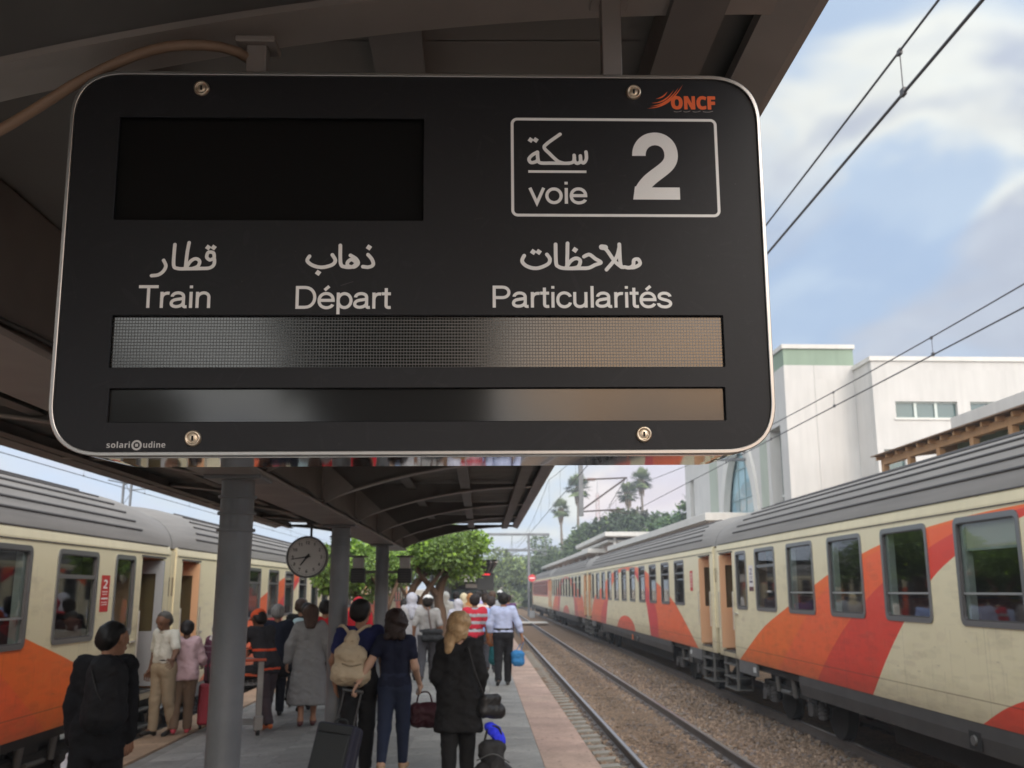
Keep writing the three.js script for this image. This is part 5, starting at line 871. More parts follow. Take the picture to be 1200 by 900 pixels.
// a hand: palm, four unequal fingers bent at the knuckles, thumb from the side; +y runs from the fingertips to the wrist
const handGeo = {};
function hand(curl, s, cell) {
  const key = curl + ':' + s.toFixed(3) + ':' + cell; if (handGeo[key]) return handGeo[key];
  const L = 0.105 * s, bs = []; // s = stature
  for (const x of [-0.3, -0.1, 0.1, 0.3]) bs.push([x * L * 0.55, 0, 0, x * L * 0.85, -L * 0.48, 0, 0.0085 * s, 0.0075 * s]);
  [[-0.3, 0.36], [-0.1, 0.46], [0.1, 0.5], [0.3, 0.42]].forEach(([x, len]) => {
    let p = V(x * L * 0.85, -L * 0.47, 0), a = 0.25 + curl * 0.3; for (let k = 0; k < 3; k++) { const l = L * len * [0.45, 0.33, 0.27][k], q = V(p.x + x * L * 0.03, p.y - Math.cos(a) * l, p.z - Math.sin(a) * l); bs.push(bone(p, q, (0.0056 - k * 0.0006) * s, (0.005 - k * 0.0006) * s)); p = q; a += 0.3 + curl * 0.85; }
  });
  const t0 = V(L * 0.17, -L * 0.12, -0.004 * s), t1 = V(L * 0.38, -L * 0.34, -0.012 * s), t2 = V(L * 0.36, -L * 0.55, (-0.018 - 0.012 * curl) * s);
  bs.push(bone(t0, t1, 0.0085 * s, 0.0068 * s), bone(t1, t2, 0.0066 * s, 0.005 * s));
  return handGeo[key] = soft(bs, cell, 0.006);
}
function person(o) {
  const h = o.h, near = o.cell || 0.016, t = thing('person', o.label, 'person', [o.at[0], o.y !== undefined ? o.y : fy(o.at[0]), o.at[1]], o.turn || 0, o.group);
  const w = o.wide || 1, fat = o.fat || 1, lean = o.lean || 0, skin = cloth(SKIN[o.skin || 'b'], 0.55), s = o.stride || 0;
  // legs first, then raise the hips so that the lower foot stands on the ground
  const leg = (sgn) => {
    const a = sgn * s + (o.sit ? 1.5 : 0), kb = o.sit ? 1.5 : (sgn * s < 0 ? Math.abs(s) * 1.25 : Math.abs(s) * 0.15) + 0.04, hip = V(sgn * 0.05 * h * w, 0, 0), kn = V(hip.x * (o.sit ? 1.4 : 1.05), hip.y - Math.cos(a) * 0.245 * h, -Math.sin(a) * 0.245 * h), b = a - kb, an = V(kn.x * 0.95, kn.y - Math.cos(b) * 0.235 * h, kn.z - Math.sin(b) * 0.235 * h);
    const fb = o.sit ? 0 : b * 0.75, toe = V(an.x + sgn * 0.012 * h, an.y - 0.028 * h + Math.sin(fb) * 0.09 * h, an.z - Math.cos(fb) * 0.1 * h), heel = V(an.x, an.y - 0.03 * h - Math.sin(fb) * 0.02 * h + (o.heels || 0) * -0.0, an.z + 0.018 * h);
    return { hip, kn, an, toe, heel };
  };
  const LL = [leg(-1), leg(1)], drop = Math.min(...LL.flatMap((l) => [l.toe.y - 0.014 * h, l.heel.y - 0.018 * h])) - (o.heels || 0);
  const HY = -drop; for (const l of LL) for (const k of ['hip', 'kn', 'an', 'toe', 'heel']) l[k].y += HY;
  const P = V(0, HY + 0.015 * h, 0), sp = V(0, Math.cos(lean), -Math.sin(lean)), fw = V(0, -Math.sin(lean), -Math.cos(lean)), at = (up, x, f) => P.clone().addScaledVector(sp, up * h).add(V(x * h * w, 0, 0)).addScaledVector(fw, f * h);
  const N = at(0.315, 0, 0.0), tl = o.tilt || 0, tn = o.headTurn || 0, hd = V(0, Math.cos(lean + tl), -Math.sin(lean + tl)), hf0 = V(0, -Math.sin(lean + tl), -Math.cos(lean + tl)), hx = V(1, 0, 0);
  const hf = hf0.clone().multiplyScalar(Math.cos(tn)).addScaledVector(hx, Math.sin(tn)), hr = hx.clone().multiplyScalar(Math.cos(tn)).addScaledVector(hf0, -Math.sin(tn));
  const HC = N.clone().addScaledVector(hd, 0.088 * h).addScaledVector(hf, 0.008 * h), hp = (u, f, x) => HC.clone().addScaledVector(hd, u * h).addScaledVector(hf, f * h).addScaledVector(hr, x * h);
  const shw = 0.1 * (o.female ? 0.9 : 1.04), SL = at(0.285, -shw, 0), SR = at(0.285, shw, 0);
  const arm = (S, sg, d) => { d = d || [0.16, -1, 0.08 * sg * Math.sign(s || 0) , 0.02, -1, -0.2]; const u = V(sg * d[0], d[1], d[2]).normalize(), f = V(sg * d[3], d[4], d[5]).normalize(), e = S.clone().addScaledVector(u, 0.172 * h), wr = e.clone().addScaledVector(f, 0.148 * h); return { S, e, wr, f }; };
  const AL = arm(SL, -1, o.aL), AR = arm(SR, 1, o.aR);
  const torso = (x) => [bone(at(0.0, -0.042, 0), at(0.0, 0.042, 0), (0.06 * fat + x / h) * h), ...[-1, 1].flatMap((q) => [bone(at(0.03, q * 0.036, 0.004), at(0.12, q * 0.03, 0.008), (0.057 * fat + x / h) * h, (0.05 * fat + x / h) * h), bone(at(0.12, q * 0.03, 0.008), at(0.24, q * 0.045, 0.0), (0.05 * fat + x / h) * h, (0.055 + x / h) * h)]), bone(at(0.275, -0.075, 0), at(0.275, 0.075, 0), (0.037 + x / h) * h)];
  const armB = (A, x, fr = 2) => { const r = [bone(A.S, fr >= 1 ? A.e : A.S.clone().lerp(A.e, fr), (0.031 + x / h) * h, (0.025 + x / h) * h)]; if (fr > 1) r.push(bone(A.e, fr >= 2 ? A.wr : A.e.clone().lerp(A.wr, fr - 1), (0.0245 + x / h) * h, (0.0165 + x / h) * h)); return r; };
  const legB = (l, x, sl) => [bone(l.hip, l.kn, (0.054 * fat + x / h) * h, (0.035 + x / h) * h), bone(l.kn, l.an, (0.036 + x / h) * h, ((sl ? 0.021 : 0.026) + x / h) * h)];
  const bodyB = [...torso(0), ...armB(AL, 0), ...armB(AR, 0), ...LL.flatMap((l) => [...legB(l, 0, true), bone(l.an, l.toe, 0.022 * h, 0.014 * h), bone(l.an, l.heel, 0.022 * h, 0.018 * h)]),
    bone(N.clone().addScaledVector(sp, -0.03 * h), hp(-0.03, -0.008, 0), 0.033 * h, 0.03 * h), bone(hp(0.012, -0.012, 0), hp(0.012, 0.012, 0), 0.055 * h, 0.052 * h), bone(hp(-0.02, 0.02, 0), hp(-0.05, 0.034, 0), 0.036 * h, 0.024 * h), bone(hp(-0.004, 0.06, 0), hp(-0.018, 0.073, 0), 0.007 * h, 0.009 * h), ...[-1, 1].map((q) => bone(hp(0.006, -0.004, q * 0.054), hp(-0.014, 0.002, q * 0.055), 0.01 * h, 0.007 * h)), bone(hp(0.012, 0.05, -0.02), hp(0.012, 0.05, 0.02), 0.011 * h), bone(hp(-0.04, 0.058, -0.01), hp(-0.04, 0.058, 0.01), 0.0075 * h)];
  const hands = [[AL, -1, o.curlL], [AR, 1, o.curlR]].map(([A, sg, c]) => {
    const g = hand(c === undefined ? 0.35 : c, h, o.cell && o.cell > 0.02 ? 0.008 : 0.0045).clone(); if (sg < 0) { g.scale(-1, 1, 1); const ix = g.index.array; for (let i = 0; i < ix.length; i += 3) { const v = ix[i]; ix[i] = ix[i + 1]; ix[i + 1] = v; } }
    g.rotateY(sg * Math.PI * 0.42); g.applyQuaternion(new THREE.Quaternion().setFromUnitVectors(V(0, -1, 0), A.f)); g.translate(A.wr.x, A.wr.y, A.wr.z); g.computeVertexNormals(); return g;
  });
  const bg = mergeGeometries([soft(bodyB, near, 0.018 * h), ...hands].map((g) => prep(g.index ? g.toNonIndexed() : g)));
  const body = softMesh('body', bg, skin, t);
  if (o.eyes) for (const q of [-1, 1]) { const e = hp(0.004, 0.059, q * 0.021); softMesh('eye', new THREE.SphereGeometry(0.0075 * h, 10, 8).translate(e.x, e.y, e.z), M(lin(0.03, 0.02, 0.018), 0.3), body); }
  // trousers, shoes
  if (o.legs) {
    const x = o.tight ? 0.011 : 0.016, wy = P.y + 0.085 * h, cuff = o.cuff || 0.0;
    softMesh(o.tight ? 'jeans' : 'trousers', soft([...LL.flatMap((l) => legB(l, x, o.tight)), bone(at(0.0, -0.042, 0), at(0.0, 0.042, 0), 0.06 * fat * h + x), ...[-1, 1].map((q) => bone(at(0.02, q * 0.036, 0), at(0.09, q * 0.033, 0), 0.057 * fat * h + x, 0.052 * fat * h + x))], near, 0.02 * h, (X, Y, Z) => Math.max(Y - wy, Math.min(...LL.map((l) => Math.hypot(X - l.an.x, Y - l.an.y, Z - l.an.z) - 0.055 * h)) < 0 ? Math.max(...LL.map((l) => { const d = V(X - l.an.x, Y - l.an.y, Z - l.an.z), a = l.an.clone().sub(l.kn).normalize(); return d.length() < 0.09 * h ? d.dot(a) - 0.012 * h + cuff : -1; })) : -1), o.tight ? 0.002 : 0.0045), cloth(o.legs), t);
    if (o.belt) softMesh('belt', soft([-1, 1].map((q) => bone(at(0.07, q * 0.036, 0), at(0.075, q * 0.036, 0), 0.056 * fat * h + 0.024)), near * 0.8, 0.03, (X, Y) => Math.abs(Y - (P.y + 0.072 * h)) - 0.017), M(lin(0.02, 0.016, 0.014), 0.5), t);
  }
  for (const l of LL) {
    const c = o.shoes || [0.02, 0.018, 0.017], bs = [bone(l.an.clone().add(V(0, -0.012 * h, 0)), l.toe, 0.024 * h, 0.019 * h), bone(l.an.clone().add(V(0, -0.012 * h, 0)), l.heel, 0.024 * h, 0.022 * h)];
    if (o.boots) bs.push(bone(l.an, l.an.clone().lerp(l.kn, 0.26), 0.025 * h, 0.0255 * h));
    const sh = softMesh(o.boots ? 'boot' : 'shoe', soft(bs, Math.min(near, 0.012), 0.015 * h), cloth(c, 0.55), t);
    if (o.heels) { const q = l.heel; softMesh('heel', cyl([q.x, q.y - 0.01, q.z], [q.x, q.y - 0.022 * h - o.heels, q.z], 0.022, 0.017, 12), cloth(c, 0.5), sh); }
  }
  // upper garments
  const T = o.top;
  if (T) {
    const x = T.x === undefined ? 0.014 : T.x, fr = T.sleeve === undefined ? 0.6 : T.sleeve, hem = P.y + (T.hem === undefined ? -0.02 : T.hem) * h;
    const bs = [...torso(x).map((b) => b.slice()), ...armB(AL, x + 0.003, fr), ...armB(AR, x + 0.003, fr)];
    if (T.skirt) for (const q of [-1, 1]) bs.push(bone(at(0.05, q * 0.035, 0), V(q * 0.045 * h * w, hem + 0.02, 0), 0.058 * fat * h + x, (0.058 * fat + T.skirt) * h + x));
    if (T.hem < -0.05 && !T.skirt) for (const q of [-1, 1]) bs.push(bone(at(0.05, q * 0.035, 0), V(q * 0.043 * h * w, hem - 0.03, 0), 0.057 * fat * h + x, 0.06 * fat * h + x));
    const mk = (lo, hi2, col, nm, par) => softMesh(nm, soft(bs, near, 0.022 * h, (X, Y, Z) => Math.max(lo - Y, Y - hi2, 0.034 * h - Math.hypot(X - N.x, (Y - N.y) * 0.8, Z - N.z)), T.wob === undefined ? 0.0055 : T.wob), cloth(col, T.rough || 0.9), par);
    const first = mk(hem, 9, T.c, T.name || 'shirt', t);
    if (T.stripes) { const sb = bs.map((b) => { const c = b.slice(); c[6] += 0.003; c[7] += 0.003; return c; }); for (const [a, b2, col] of T.stripes) softMesh('stripe', soft(sb, near, 0.022 * h, (X, Y) => Math.max(P.y + a * h - Y, Y - P.y - b2 * h), 0.0055), cloth(col), first); }
    if (T.collar) softMesh('collar', soft([bone(at(0.297, -0.02, -0.012), at(0.297, 0.02, -0.012), 0.036 * h), bone(at(0.302, -0.018, 0.02), at(0.302, 0.018, 0.02), 0.033 * h)], 0.01, 0.02, (X, Y, Z) => Math.max(at(0.283, 0, 0).y - Y, Y - at(0.318, 0, 0).y)), cloth(T.collar), first);
  }
  // hair and headwear
  const H = o.hair || { c: [0.018, 0.014, 0.012] }, hc = cloth(H.c, 0.7), e = (H.x || 0.009) * 1;
  const skull = (x) => [bone(hp(0.014, -0.014, 0), hp(0.014, 0.008, 0), (0.055 + x) * h, (0.052 + x) * h), bone(hp(-0.018, -0.026, -0.014), hp(-0.018, -0.026, 0.014), (0.038 + x) * h), bone(hp(-0.045, -0.02, -0.008), hp(-0.045, -0.02, 0.008), (0.031 + x) * h)];
  const line = (X, Y, Z, low) => { const dx = X - HC.x, dy = Y - HC.y, dz = Z - HC.z, f = dx * hf.x + dy * hf.y + dz * hf.z, u = dx * hd.x + dy * hd.y + dz * hd.z; return Math.max(f * 0.85 - u * 0.55 - 0.006 * h, low ? -1 : -u - 0.058 * h + Math.max(f, 0) * 0.6); };
  const taper = (low) => (X, Y, Z) => { const s = clamp(-line(X, Y, Z, low) / (0.035 * h), 0, 1); return (e + 0.007) * h * (1 - s) * (1 - s); };
  const strands = (g) => { const p = g.attributes.position, c = new Float32Array(p.count * 3); for (let i = 0; i < p.count; i++) { const k = 0.45 + 1.1 * fbm3(p.getX(i) * 75, p.getY(i) * 7, p.getZ(i) * 75, 5, 3); c[i * 3] = k; c[i * 3 + 1] = k; c[i * 3 + 2] = k; } g.setAttribute('color', new THREE.BufferAttribute(c, 3)); return g; };
  if (H.style === 'scarf') softMesh('headscarf', soft([bone(hp(0.012, -0.014, 0), hp(0.012, 0.012, 0), 0.066 * h, 0.06 * h), bone(hp(-0.01, -0.02, 0), N.clone().add(V(0, -0.005 * h, 0.01 * h)), 0.056 * h, 0.052 * h), bone(at(0.295, -0.05, -0.01), at(0.295, 0.05, -0.01), 0.046 * h), ...(H.tail ? [bone(at(0.29, 0, -0.04), at(0.2, 0.01, -0.065), 0.05 * h, 0.03 * h)] : [])], near, 0.03, (X, Y, Z) => { const d = V(X, Y, Z).sub(HC); return 0.052 * h - Math.hypot(d.dot(hr) * 1.15, d.dot(hd) + 0.015 * h, (d.dot(hf) - 0.075 * h) * 0.9); }, 0.005), hc, t);
  else if (H.style !== 'bald') {
    const bs = skull(e);
    if (H.style === 'long') { const L = H.len || 0.14, S2 = H.spread || 0.035; for (const q of [-1, 0, 1]) bs.push(bone(hp(0.0, -0.02, q * 0.03), at(0.315 - L * 0.45, q * S2 * 1.1, -0.04), 0.042 * h, 0.045 * h), bone(at(0.315 - L * 0.45, q * S2 * 1.1, -0.04), at(0.315 - L, q * S2, -0.052), 0.045 * h, 0.022 * h)); }
    if (H.style === 'bun') bs.push(bone(hp(-0.03, -0.055, 0), hp(-0.045, -0.062, 0), 0.03 * h));
    const long = H.style === 'long';
    softMesh('hair', strands(soft(bs, Math.min(near, long ? 0.009 : 0.011), 0.02, (X, Y, Z) => line(X, Y, Z, long) - 0.004 * h, H.wob || 0.003, taper(long))), hairMat(H.c), t);
  }
  if (o.cap) {
    const cp = softMesh('cap', soft([bone(hp(0.022, -0.012, 0), hp(0.022, 0.008, 0), 0.064 * h, 0.061 * h)], Math.min(near, 0.013), 0.02, (X, Y, Z) => -V(X, Y, Z).sub(HC).dot(hd) + 0.014 * h), cloth(o.cap), t);
    softMesh('cap_brim', soft([-1, 0, 1].map((q) => bone(hp(0.018, 0.05, q * 0.03), hp(0.008, 0.1 - 0.012 * Math.abs(q), q * 0.028), 0.009 * h, 0.006 * h)), 0.01, 0.03), cloth(o.cap), cp);
  }
  t.userData.J = undefined; delete t.userData.J;
  return { t, at, hp, LL, AL, AR, P, N, h, fw, world: (v) => { t.updateMatrixWorld(true); return v.clone().applyMatrix4(t.matrixWorld); } };
}
function bag(name, label, category, bones, col, o = {}) {  // soft bag in world metres round a point
  const t = thing(name, label, category, o.at || [0, 0, 0], o.turn || 0);
  softMesh(o.part || 'bag_body', soft(bones, o.cell || 0.012, o.k || 0.04, o.clip || null, o.wob === undefined ? 0.007 : o.wob), cloth(col, o.rough || 0.75), t);
  for (const [pts, r, nm, c] of o.straps || []) mesh(nm || 'strap', tube(pts, r, 24, 6), cloth(c || col, 0.8), t);
  return t;
}
const sc = (bs) => bs;
// ---------------------------------------------------------------- the people on the platform, nearest first
const BLK = [0.0075, 0.0072, 0.0075], NAVY = [0.012, 0.014, 0.04];
const suit = person({ label: 'man in a black suit walking away, head bowed to the right', at: [-2.74, -7.4], wide: 0.93, h: 1.65, turn: -0.12, stride: 0.24, lean: 0.08, tilt: 0.3, headTurn: 0.45, skin: 'b', cell: 0.013, fat: 1.0, hair: { c: [0.009, 0.008, 0.0075], x: 0.009 }, legs: [0.007, 0.007, 0.008], aL: [0.13, -1, 0.1, 0.0, -1, -0.05], aR: [0.12, -1, 0.05, -0.05, -1, -0.3], curlL: 0.9, top: { c: [0.0075, 0.0075, 0.009], x: 0.02, wob: 0.008, sleeve: 1.9, hem: -0.1, name: 'suit_jacket', collar: [0.3, 0.36, 0.45] }, eyes: true });
{ const w = suit.world(suit.at(0.17, 0.055, -0.085)); bag('backpack', 'black backpack slung on the right shoulder of the suited man', 'backpack', [[-0.03, -0.16, 0, -0.02, 0.16, 0, 0.115, 0.1], [0.06, -0.15, 0.0, 0.05, 0.14, 0, 0.11, 0.095], [0.0, -0.13, 0.07, 0.02, 0.0, 0.08, 0.07, 0.06]], [0.009, 0.009, 0.0105], { at: w.toArray(), turn: -0.12, straps: [[[[0.04, 0.18, -0.02], [0.1, 0.23, -0.11], [0.11, 0.13, -0.22], [0.09, -0.1, -0.13]], 0.012], [[[-0.06, 0.17, 0.1], [0.02, 0.02, 0.145], [0.1, -0.14, 0.09]], 0.006, 'zip', [0.03, 0.03, 0.03]]] });
  const q = suit.world(suit.AL.wr.clone().addScaledVector(suit.AL.f, 0.1)); bag('plastic_bag', 'crumpled white plastic bag in the left hand of the suited man', 'bag', [[0, -0.1, 0, 0, -0.28, 0, 0.045, 0.105], [-0.05, -0.2, 0, -0.06, -0.31, 0, 0.05, 0.07], [0.05, -0.2, 0.02, 0.05, -0.32, 0, 0.05, 0.065], [-0.025, 0.0, 0, -0.03, -0.12, 0, 0.012, 0.03], [0.025, 0.0, 0, 0.03, -0.12, 0, 0.012, 0.03]], [0.62, 0.6, 0.62], { at: q.toArray(), k: 0.03, wob: 0.012, cell: 0.01, straps: [[[[-0.07, -0.25, 0.09], [-0.02, -0.3, 0.115], [0.03, -0.28, 0.1]], 0.014, 'print', [0.55, 0.06, 0.06]], [[[0.02, -0.33, 0.1], [0.05, -0.36, 0.085], [0.07, -0.35, 0.06]], 0.012, 'print', [0.08, 0.2, 0.5]]] }); }
const blond = person({ label: 'blonde woman in a long black coat and trousers, back turned', at: [-0.2, -9.3], h: 1.53, turn: 0.0, stride: 0.12, female: true, skin: 'd', cell: 0.013, fat: 1.15, headTurn: 0.5, hair: { c: [0.3, 0.2, 0.105], style: 'long', len: 0.14, spread: 0.048, x: 0.02, wob: 0.009 }, legs: BLK, aL: [0.24, -1, 0.0, -0.25, -0.75, -0.6], aR: [0.24, -1, 0.0, -0.12, -0.85, -0.55], top: { c: [0.0075, 0.0072, 0.0075], x: 0.019, wob: 0.008, sleeve: 1.9, hem: -0.2, skirt: 0.018, name: 'black_coat' } });
{ const w = blond.world(blond.at(-0.04, 0.2, -0.03)); bag('shoulder_bag', 'black shoulder bag hanging at the right side of the blonde woman', 'bag', [[-0.08, -0.06, 0, 0.07, -0.07, 0, 0.055, 0.062], [-0.07, 0.03, 0, 0.04, 0.03, 0, 0.045, 0.042]], [0.015, 0.014, 0.014], { at: w.toArray(), turn: 0.5, rough: 0.45, straps: [[[[-0.1, 0.07, 0.03], [-0.22, 0.3, 0.06], [-0.25, 0.5, -0.02], [-0.18, 0.3, -0.2], [-0.05, 0.07, -0.06]], 0.011]] });
  bag('carrier_bag', 'bright blue carrier bag below the black shoulder bag', 'bag', [[-0.02, 0.05, 0, 0.05, -0.03, 0, 0.04, 0.045], [0.04, 0, 0, 0.1, -0.06, 0.02, 0.035, 0.03]], [0.02, 0.03, 0.55], { at: [w.x + 0.0, w.y - 0.26, w.z + 0.02], wob: 0.012 });
  bag('holdall', 'bulging black holdall on the ground beside the blonde woman', 'bag', [[-0.07, 0.14, 0, 0.05, 0.14, 0, 0.13, 0.13], [-0.05, 0.36, 0, 0.03, 0.38, 0, 0.09, 0.075], [0, 0.16, 0.08, 0.03, 0.3, 0.06, 0.08, 0.06]], [0.018, 0.0175, 0.018], { at: [0.12, 0, -9.2], straps: [[[[-0.09, 0.42, 0], [-0.04, 0.56, 0], [0.04, 0.56, 0], [0.09, 0.42, 0]], 0.011], [[[-0.15, 0.3, 0.12], [0, 0.36, 0.17], [0.14, 0.28, 0.12]], 0.006, 'zip', [0.07, 0.07, 0.07]]] }); }
const nw = person({ label: 'woman in a navy tee, dark jeans and beige heeled boots', at: [-0.86, -10.15], h: 1.535, turn: -0.08, stride: 0.2, female: true, skin: 'd', cell: 0.012, heels: 0.045, cuff: 0.03, hair: { c: [0.026, 0.016, 0.013], style: 'long', len: 0.155, spread: 0.045, x: 0.016, wob: 0.011 }, legs: [0.016, 0.022, 0.045], tight: true, boots: true, shoes: [0.3, 0.2, 0.12], aL: [0.5, -1, 0.42, 0.52, -1, 0.46], aR: [0.26, -1, 0.1, 0.12, -0.75, -0.62], curlL: 0.95, curlR: 0.9, top: { c: [0.009, 0.011, 0.026], x: 0.011, sleeve: 0.55, hem: -0.005, name: 'tee_shirt' } });
{ const hL = nw.world(nw.AL.wr.clone().addScaledVector(nw.AL.f, 0.075)), t = thing('suitcase', 'dark wheeled suitcase with raised handle, pulled by the woman in boots', 'suitcase', [hL.x - 0.17, fy(-1.3), hL.z + 0.28], 0);
  const q = new THREE.Group(); const mS = [M(lin(0.014, 0.017, 0.018), 0.75, { bumpMap: T_B, bumpScale: 0.001 }), M(lin(0.014, 0.014, 0.03), 0.75)];
  t.rotation.set(-0.3, -0.25, -0.1, 'YXZ');
  mesh('shell', rbox(-0.2, 0.2, 0.04, 0.6, -0.13, 0.1, 0.035, 3), mS[1], t); mesh('front_pocket', rbox(-0.17, 0.17, 0.08, 0.5, 0.1, 0.14, 0.02, 2), mS[0], t); mesh('top_pocket', rbox(-0.17, 0.17, 0.5, 0.585, 0.095, 0.125, 0.015, 2), mS[0], t);
  mesh('zip', [rbox(-0.203, 0.203, 0.06, 0.58, -0.03, -0.02, 0.004, 1)], M(lin(0.05, 0.05, 0.05), 0.4), t); mesh('carry_handle', tube([[-0.07, 0.6, 0], [-0.05, 0.64, 0], [0.05, 0.64, 0], [0.07, 0.6, 0]], 0.012), mS[0], t);
  mesh('pull_handle', [cyl([-0.09, 0.6, -0.1], [-0.09, 0.93, -0.1], 0.008), cyl([0.09, 0.6, -0.1], [0.09, 0.93, -0.1], 0.008), rbox(-0.11, 0.11, 0.92, 0.955, -0.118, -0.082, 0.012)], M(lin(0.05, 0.05, 0.05), 0.4, { metalness: 0.5 }), t);
  for (const x of [-0.17, 0.17]) mesh('wheel', cyl([x - 0.02, 0.035, -0.12], [x + 0.02, 0.035, -0.12], 0.038, 0.038, 18), M(lin(0.01, 0.01, 0.01), 0.6), t);
  const hw = t.localToWorld(V(0, 0.935, -0.1)); t.updateMatrixWorld(true); const h2 = V(0, 0.935, -0.1).applyMatrix4(t.matrixWorld); t.position.x += hL.x - h2.x; t.position.z += hL.z - h2.z; t.position.y += hL.y - h2.y;
  const hR = nw.world(nw.AR.wr.clone().addScaledVector(nw.AR.f, 0.06)); bag('handbag', 'dark maroon handbag carried on the arm of the woman in boots', 'bag', [[-0.1, -0.2, 0, 0.1, -0.2, 0, 0.075, 0.08], [-0.09, -0.28, 0, 0.1, -0.28, 0, 0.07, 0.075]], [0.045, 0.012, 0.016], { at: [hR.x + 0.05, hR.y - 0.02, hR.z], rough: 0.4, straps: [[[[-0.09, -0.16, 0], [-0.06, -0.03, 0], [0.03, -0.02, 0], [0.08, -0.16, 0]], 0.009]] });
  mesh('bracelet', new THREE.TorusGeometry(0.03, 0.006, 8, 20).applyQuaternion(new THREE.Quaternion().setFromUnitVectors(V(0, 0, 1), nw.AL.f)).translate(nw.AL.wr.x, nw.AL.wr.y, nw.AL.wr.z), M(lin(0.03, 0.025, 0.02), 0.4), nw.t); }
const nb = person({ label: 'man in a navy blue tee carrying a beige backpack', at: [-1.24, -10.32], h: 1.71, turn: 0.1, stride: 0.2, skin: 'b', cell: 0.013, hair: { c: [0.012, 0.01, 0.009] }, headTurn: 0.5, legs: [0.012, 0.012, 0.013], aR: [0.22, -1, 0.12, 0.02, -1, -0.12], aL: [0.3, -1, 0.1, -0.1, -1, -0.3], curlR: 0.9, top: { c: [0.014, 0.018, 0.075], x: 0.013, sleeve: 0.62, hem: -0.01, name: 'tee_shirt' } });
{ const w = nb.world(nb.at(0.15, -0.045, -0.105)); bag('backpack', 'beige canvas drawstring backpack on the man in navy', 'backpack', [[-0.09, -0.16, 0, 0.085, -0.18, 0, 0.108, 0.108], [-0.06, 0.02, 0, 0.06, 0.0, 0, 0.1, 0.095], [0, 0.17, -0.02, 0, 0.2, -0.03, 0.06, 0.045], [-0.07, -0.17, 0.07, 0.07, -0.17, 0.07, 0.07, 0.07]], [0.44, 0.355, 0.24], { at: w.toArray(), turn: 0.1, k: 0.06, wob: 0.011, straps: [[[[-0.02, 0.21, -0.02], [-0.09, 0.29, -0.08], [-0.14, 0.27, -0.2], [-0.16, 0.05, -0.24]], 0.017], [[[0.02, 0.21, -0.02], [0.14, 0.29, -0.08], [0.2, 0.26, -0.2], [0.2, 0.05, -0.22]], 0.017], [[[-0.09, -0.06, 0.1], [0, -0.085, 0.125], [0.1, -0.07, 0.1]], 0.008, 'drawstring', [0.25, 0.2, 0.13]], [[[-0.06, 0.17, 0.02], [0, 0.15, 0.05], [0.06, 0.17, 0.02]], 0.007, 'drawstring', [0.25, 0.2, 0.13]]] }); }
person({ label: 'woman in a loose grey ankle-length robe with long brown hair', at: [-2.46, -14.5], h: 1.64, turn: 0.12, stride: 0.1, female: true, skin: 'b', cell: 0.014, fat: 1.2, hair: { c: [0.05, 0.027, 0.018], style: 'long', len: 0.09, spread: 0.02, x: 0.012 }, shoes: [0.07, 0.02, 0.02], aL: [0.45, -1, 0.05, 0.18, -1, -0.1], aR: [0.45, -1, 0.05, 0.2, -1, -0.1], top: { c: [0.19, 0.185, 0.18], x: 0.03, sleeve: 1.85, hem: -0.36, skirt: 0.045, name: 'grey_robe', wob: 0.008 } });
bag('plastic_bag', 'white plastic bag at the right side of the grey robe', 'bag', [[0, 0, 0, 0, -0.2, 0, 0.04, 0.1], [-0.03, -0.2, 0, 0.04, -0.36, 0, 0.09, 0.08], [0, 0.2, 0, 0, 0, 0, 0.012, 0.03]], [0.6, 0.58, 0.56], { at: [-2.13, 0.75, -15.0], wob: 0.012, cell: 0.014 });
bag('handbag', 'dark maroon bag low behind the white plastic bag', 'bag', [[-0.1, -0.1, 0, 0.1, -0.1, 0, 0.07, 0.07], [-0.06, 0, 0, 0.06, 0, 0, 0.05, 0.05]], [0.05, 0.016, 0.02], { at: [-2.3, 0.42, -15.3], cell: 0.014, straps: [[[[-0.07, 0, 0], [-0.03, 0.25, 0], [0.04, 0.25, 0], [0.07, 0, 0]], 0.008]] });
bag('duffel_bag', 'black bag carried low on the left of the grey robe', 'bag', [[-0.16, -0.05, 0, 0.16, 0.02, 0, 0.1, 0.1], [-0.1, 0.02, 0, 0.1, 0.06, 0, 0.08, 0.08]], [0.014, 0.014, 0.015], { at: [-2.98, 0.6, -15.6], cell: 0.014, straps: [[[[-0.14, 0.05, 0], [-0.05, 0.28, 0], [0.06, 0.28, 0], [0.14, 0.08, 0]], 0.01]] });
person({ label: 'porter with an orange cap and dark jacket bent over the luggage trolley', at: [-3.02, -14.35], h: 1.64, turn: 0.9, lean: 0.4, stride: 0.14, skin: 'c', cell: 0.014, cap: [0.62, 0.09, 0.03], tilt: -0.15, legs: [0.06, 0.045, 0.05], shoes: [0.5, 0.14, 0.05], aL: [0.1, -0.6, -0.8, 0.0, -0.6, -0.9], aR: [0.1, -0.6, -0.8, 0.0, -0.5, -0.9], top: { c: [0.03, 0.028, 0.031], x: 0.026, sleeve: 1.85, hem: -0.08, name: 'jacket', stripes: [[0.1, 0.125, [0.6, 0.08, 0.03]], [-0.055, -0.03, [0.6, 0.09, 0.04]]], collar: [0.55, 0.12, 0.05] } });
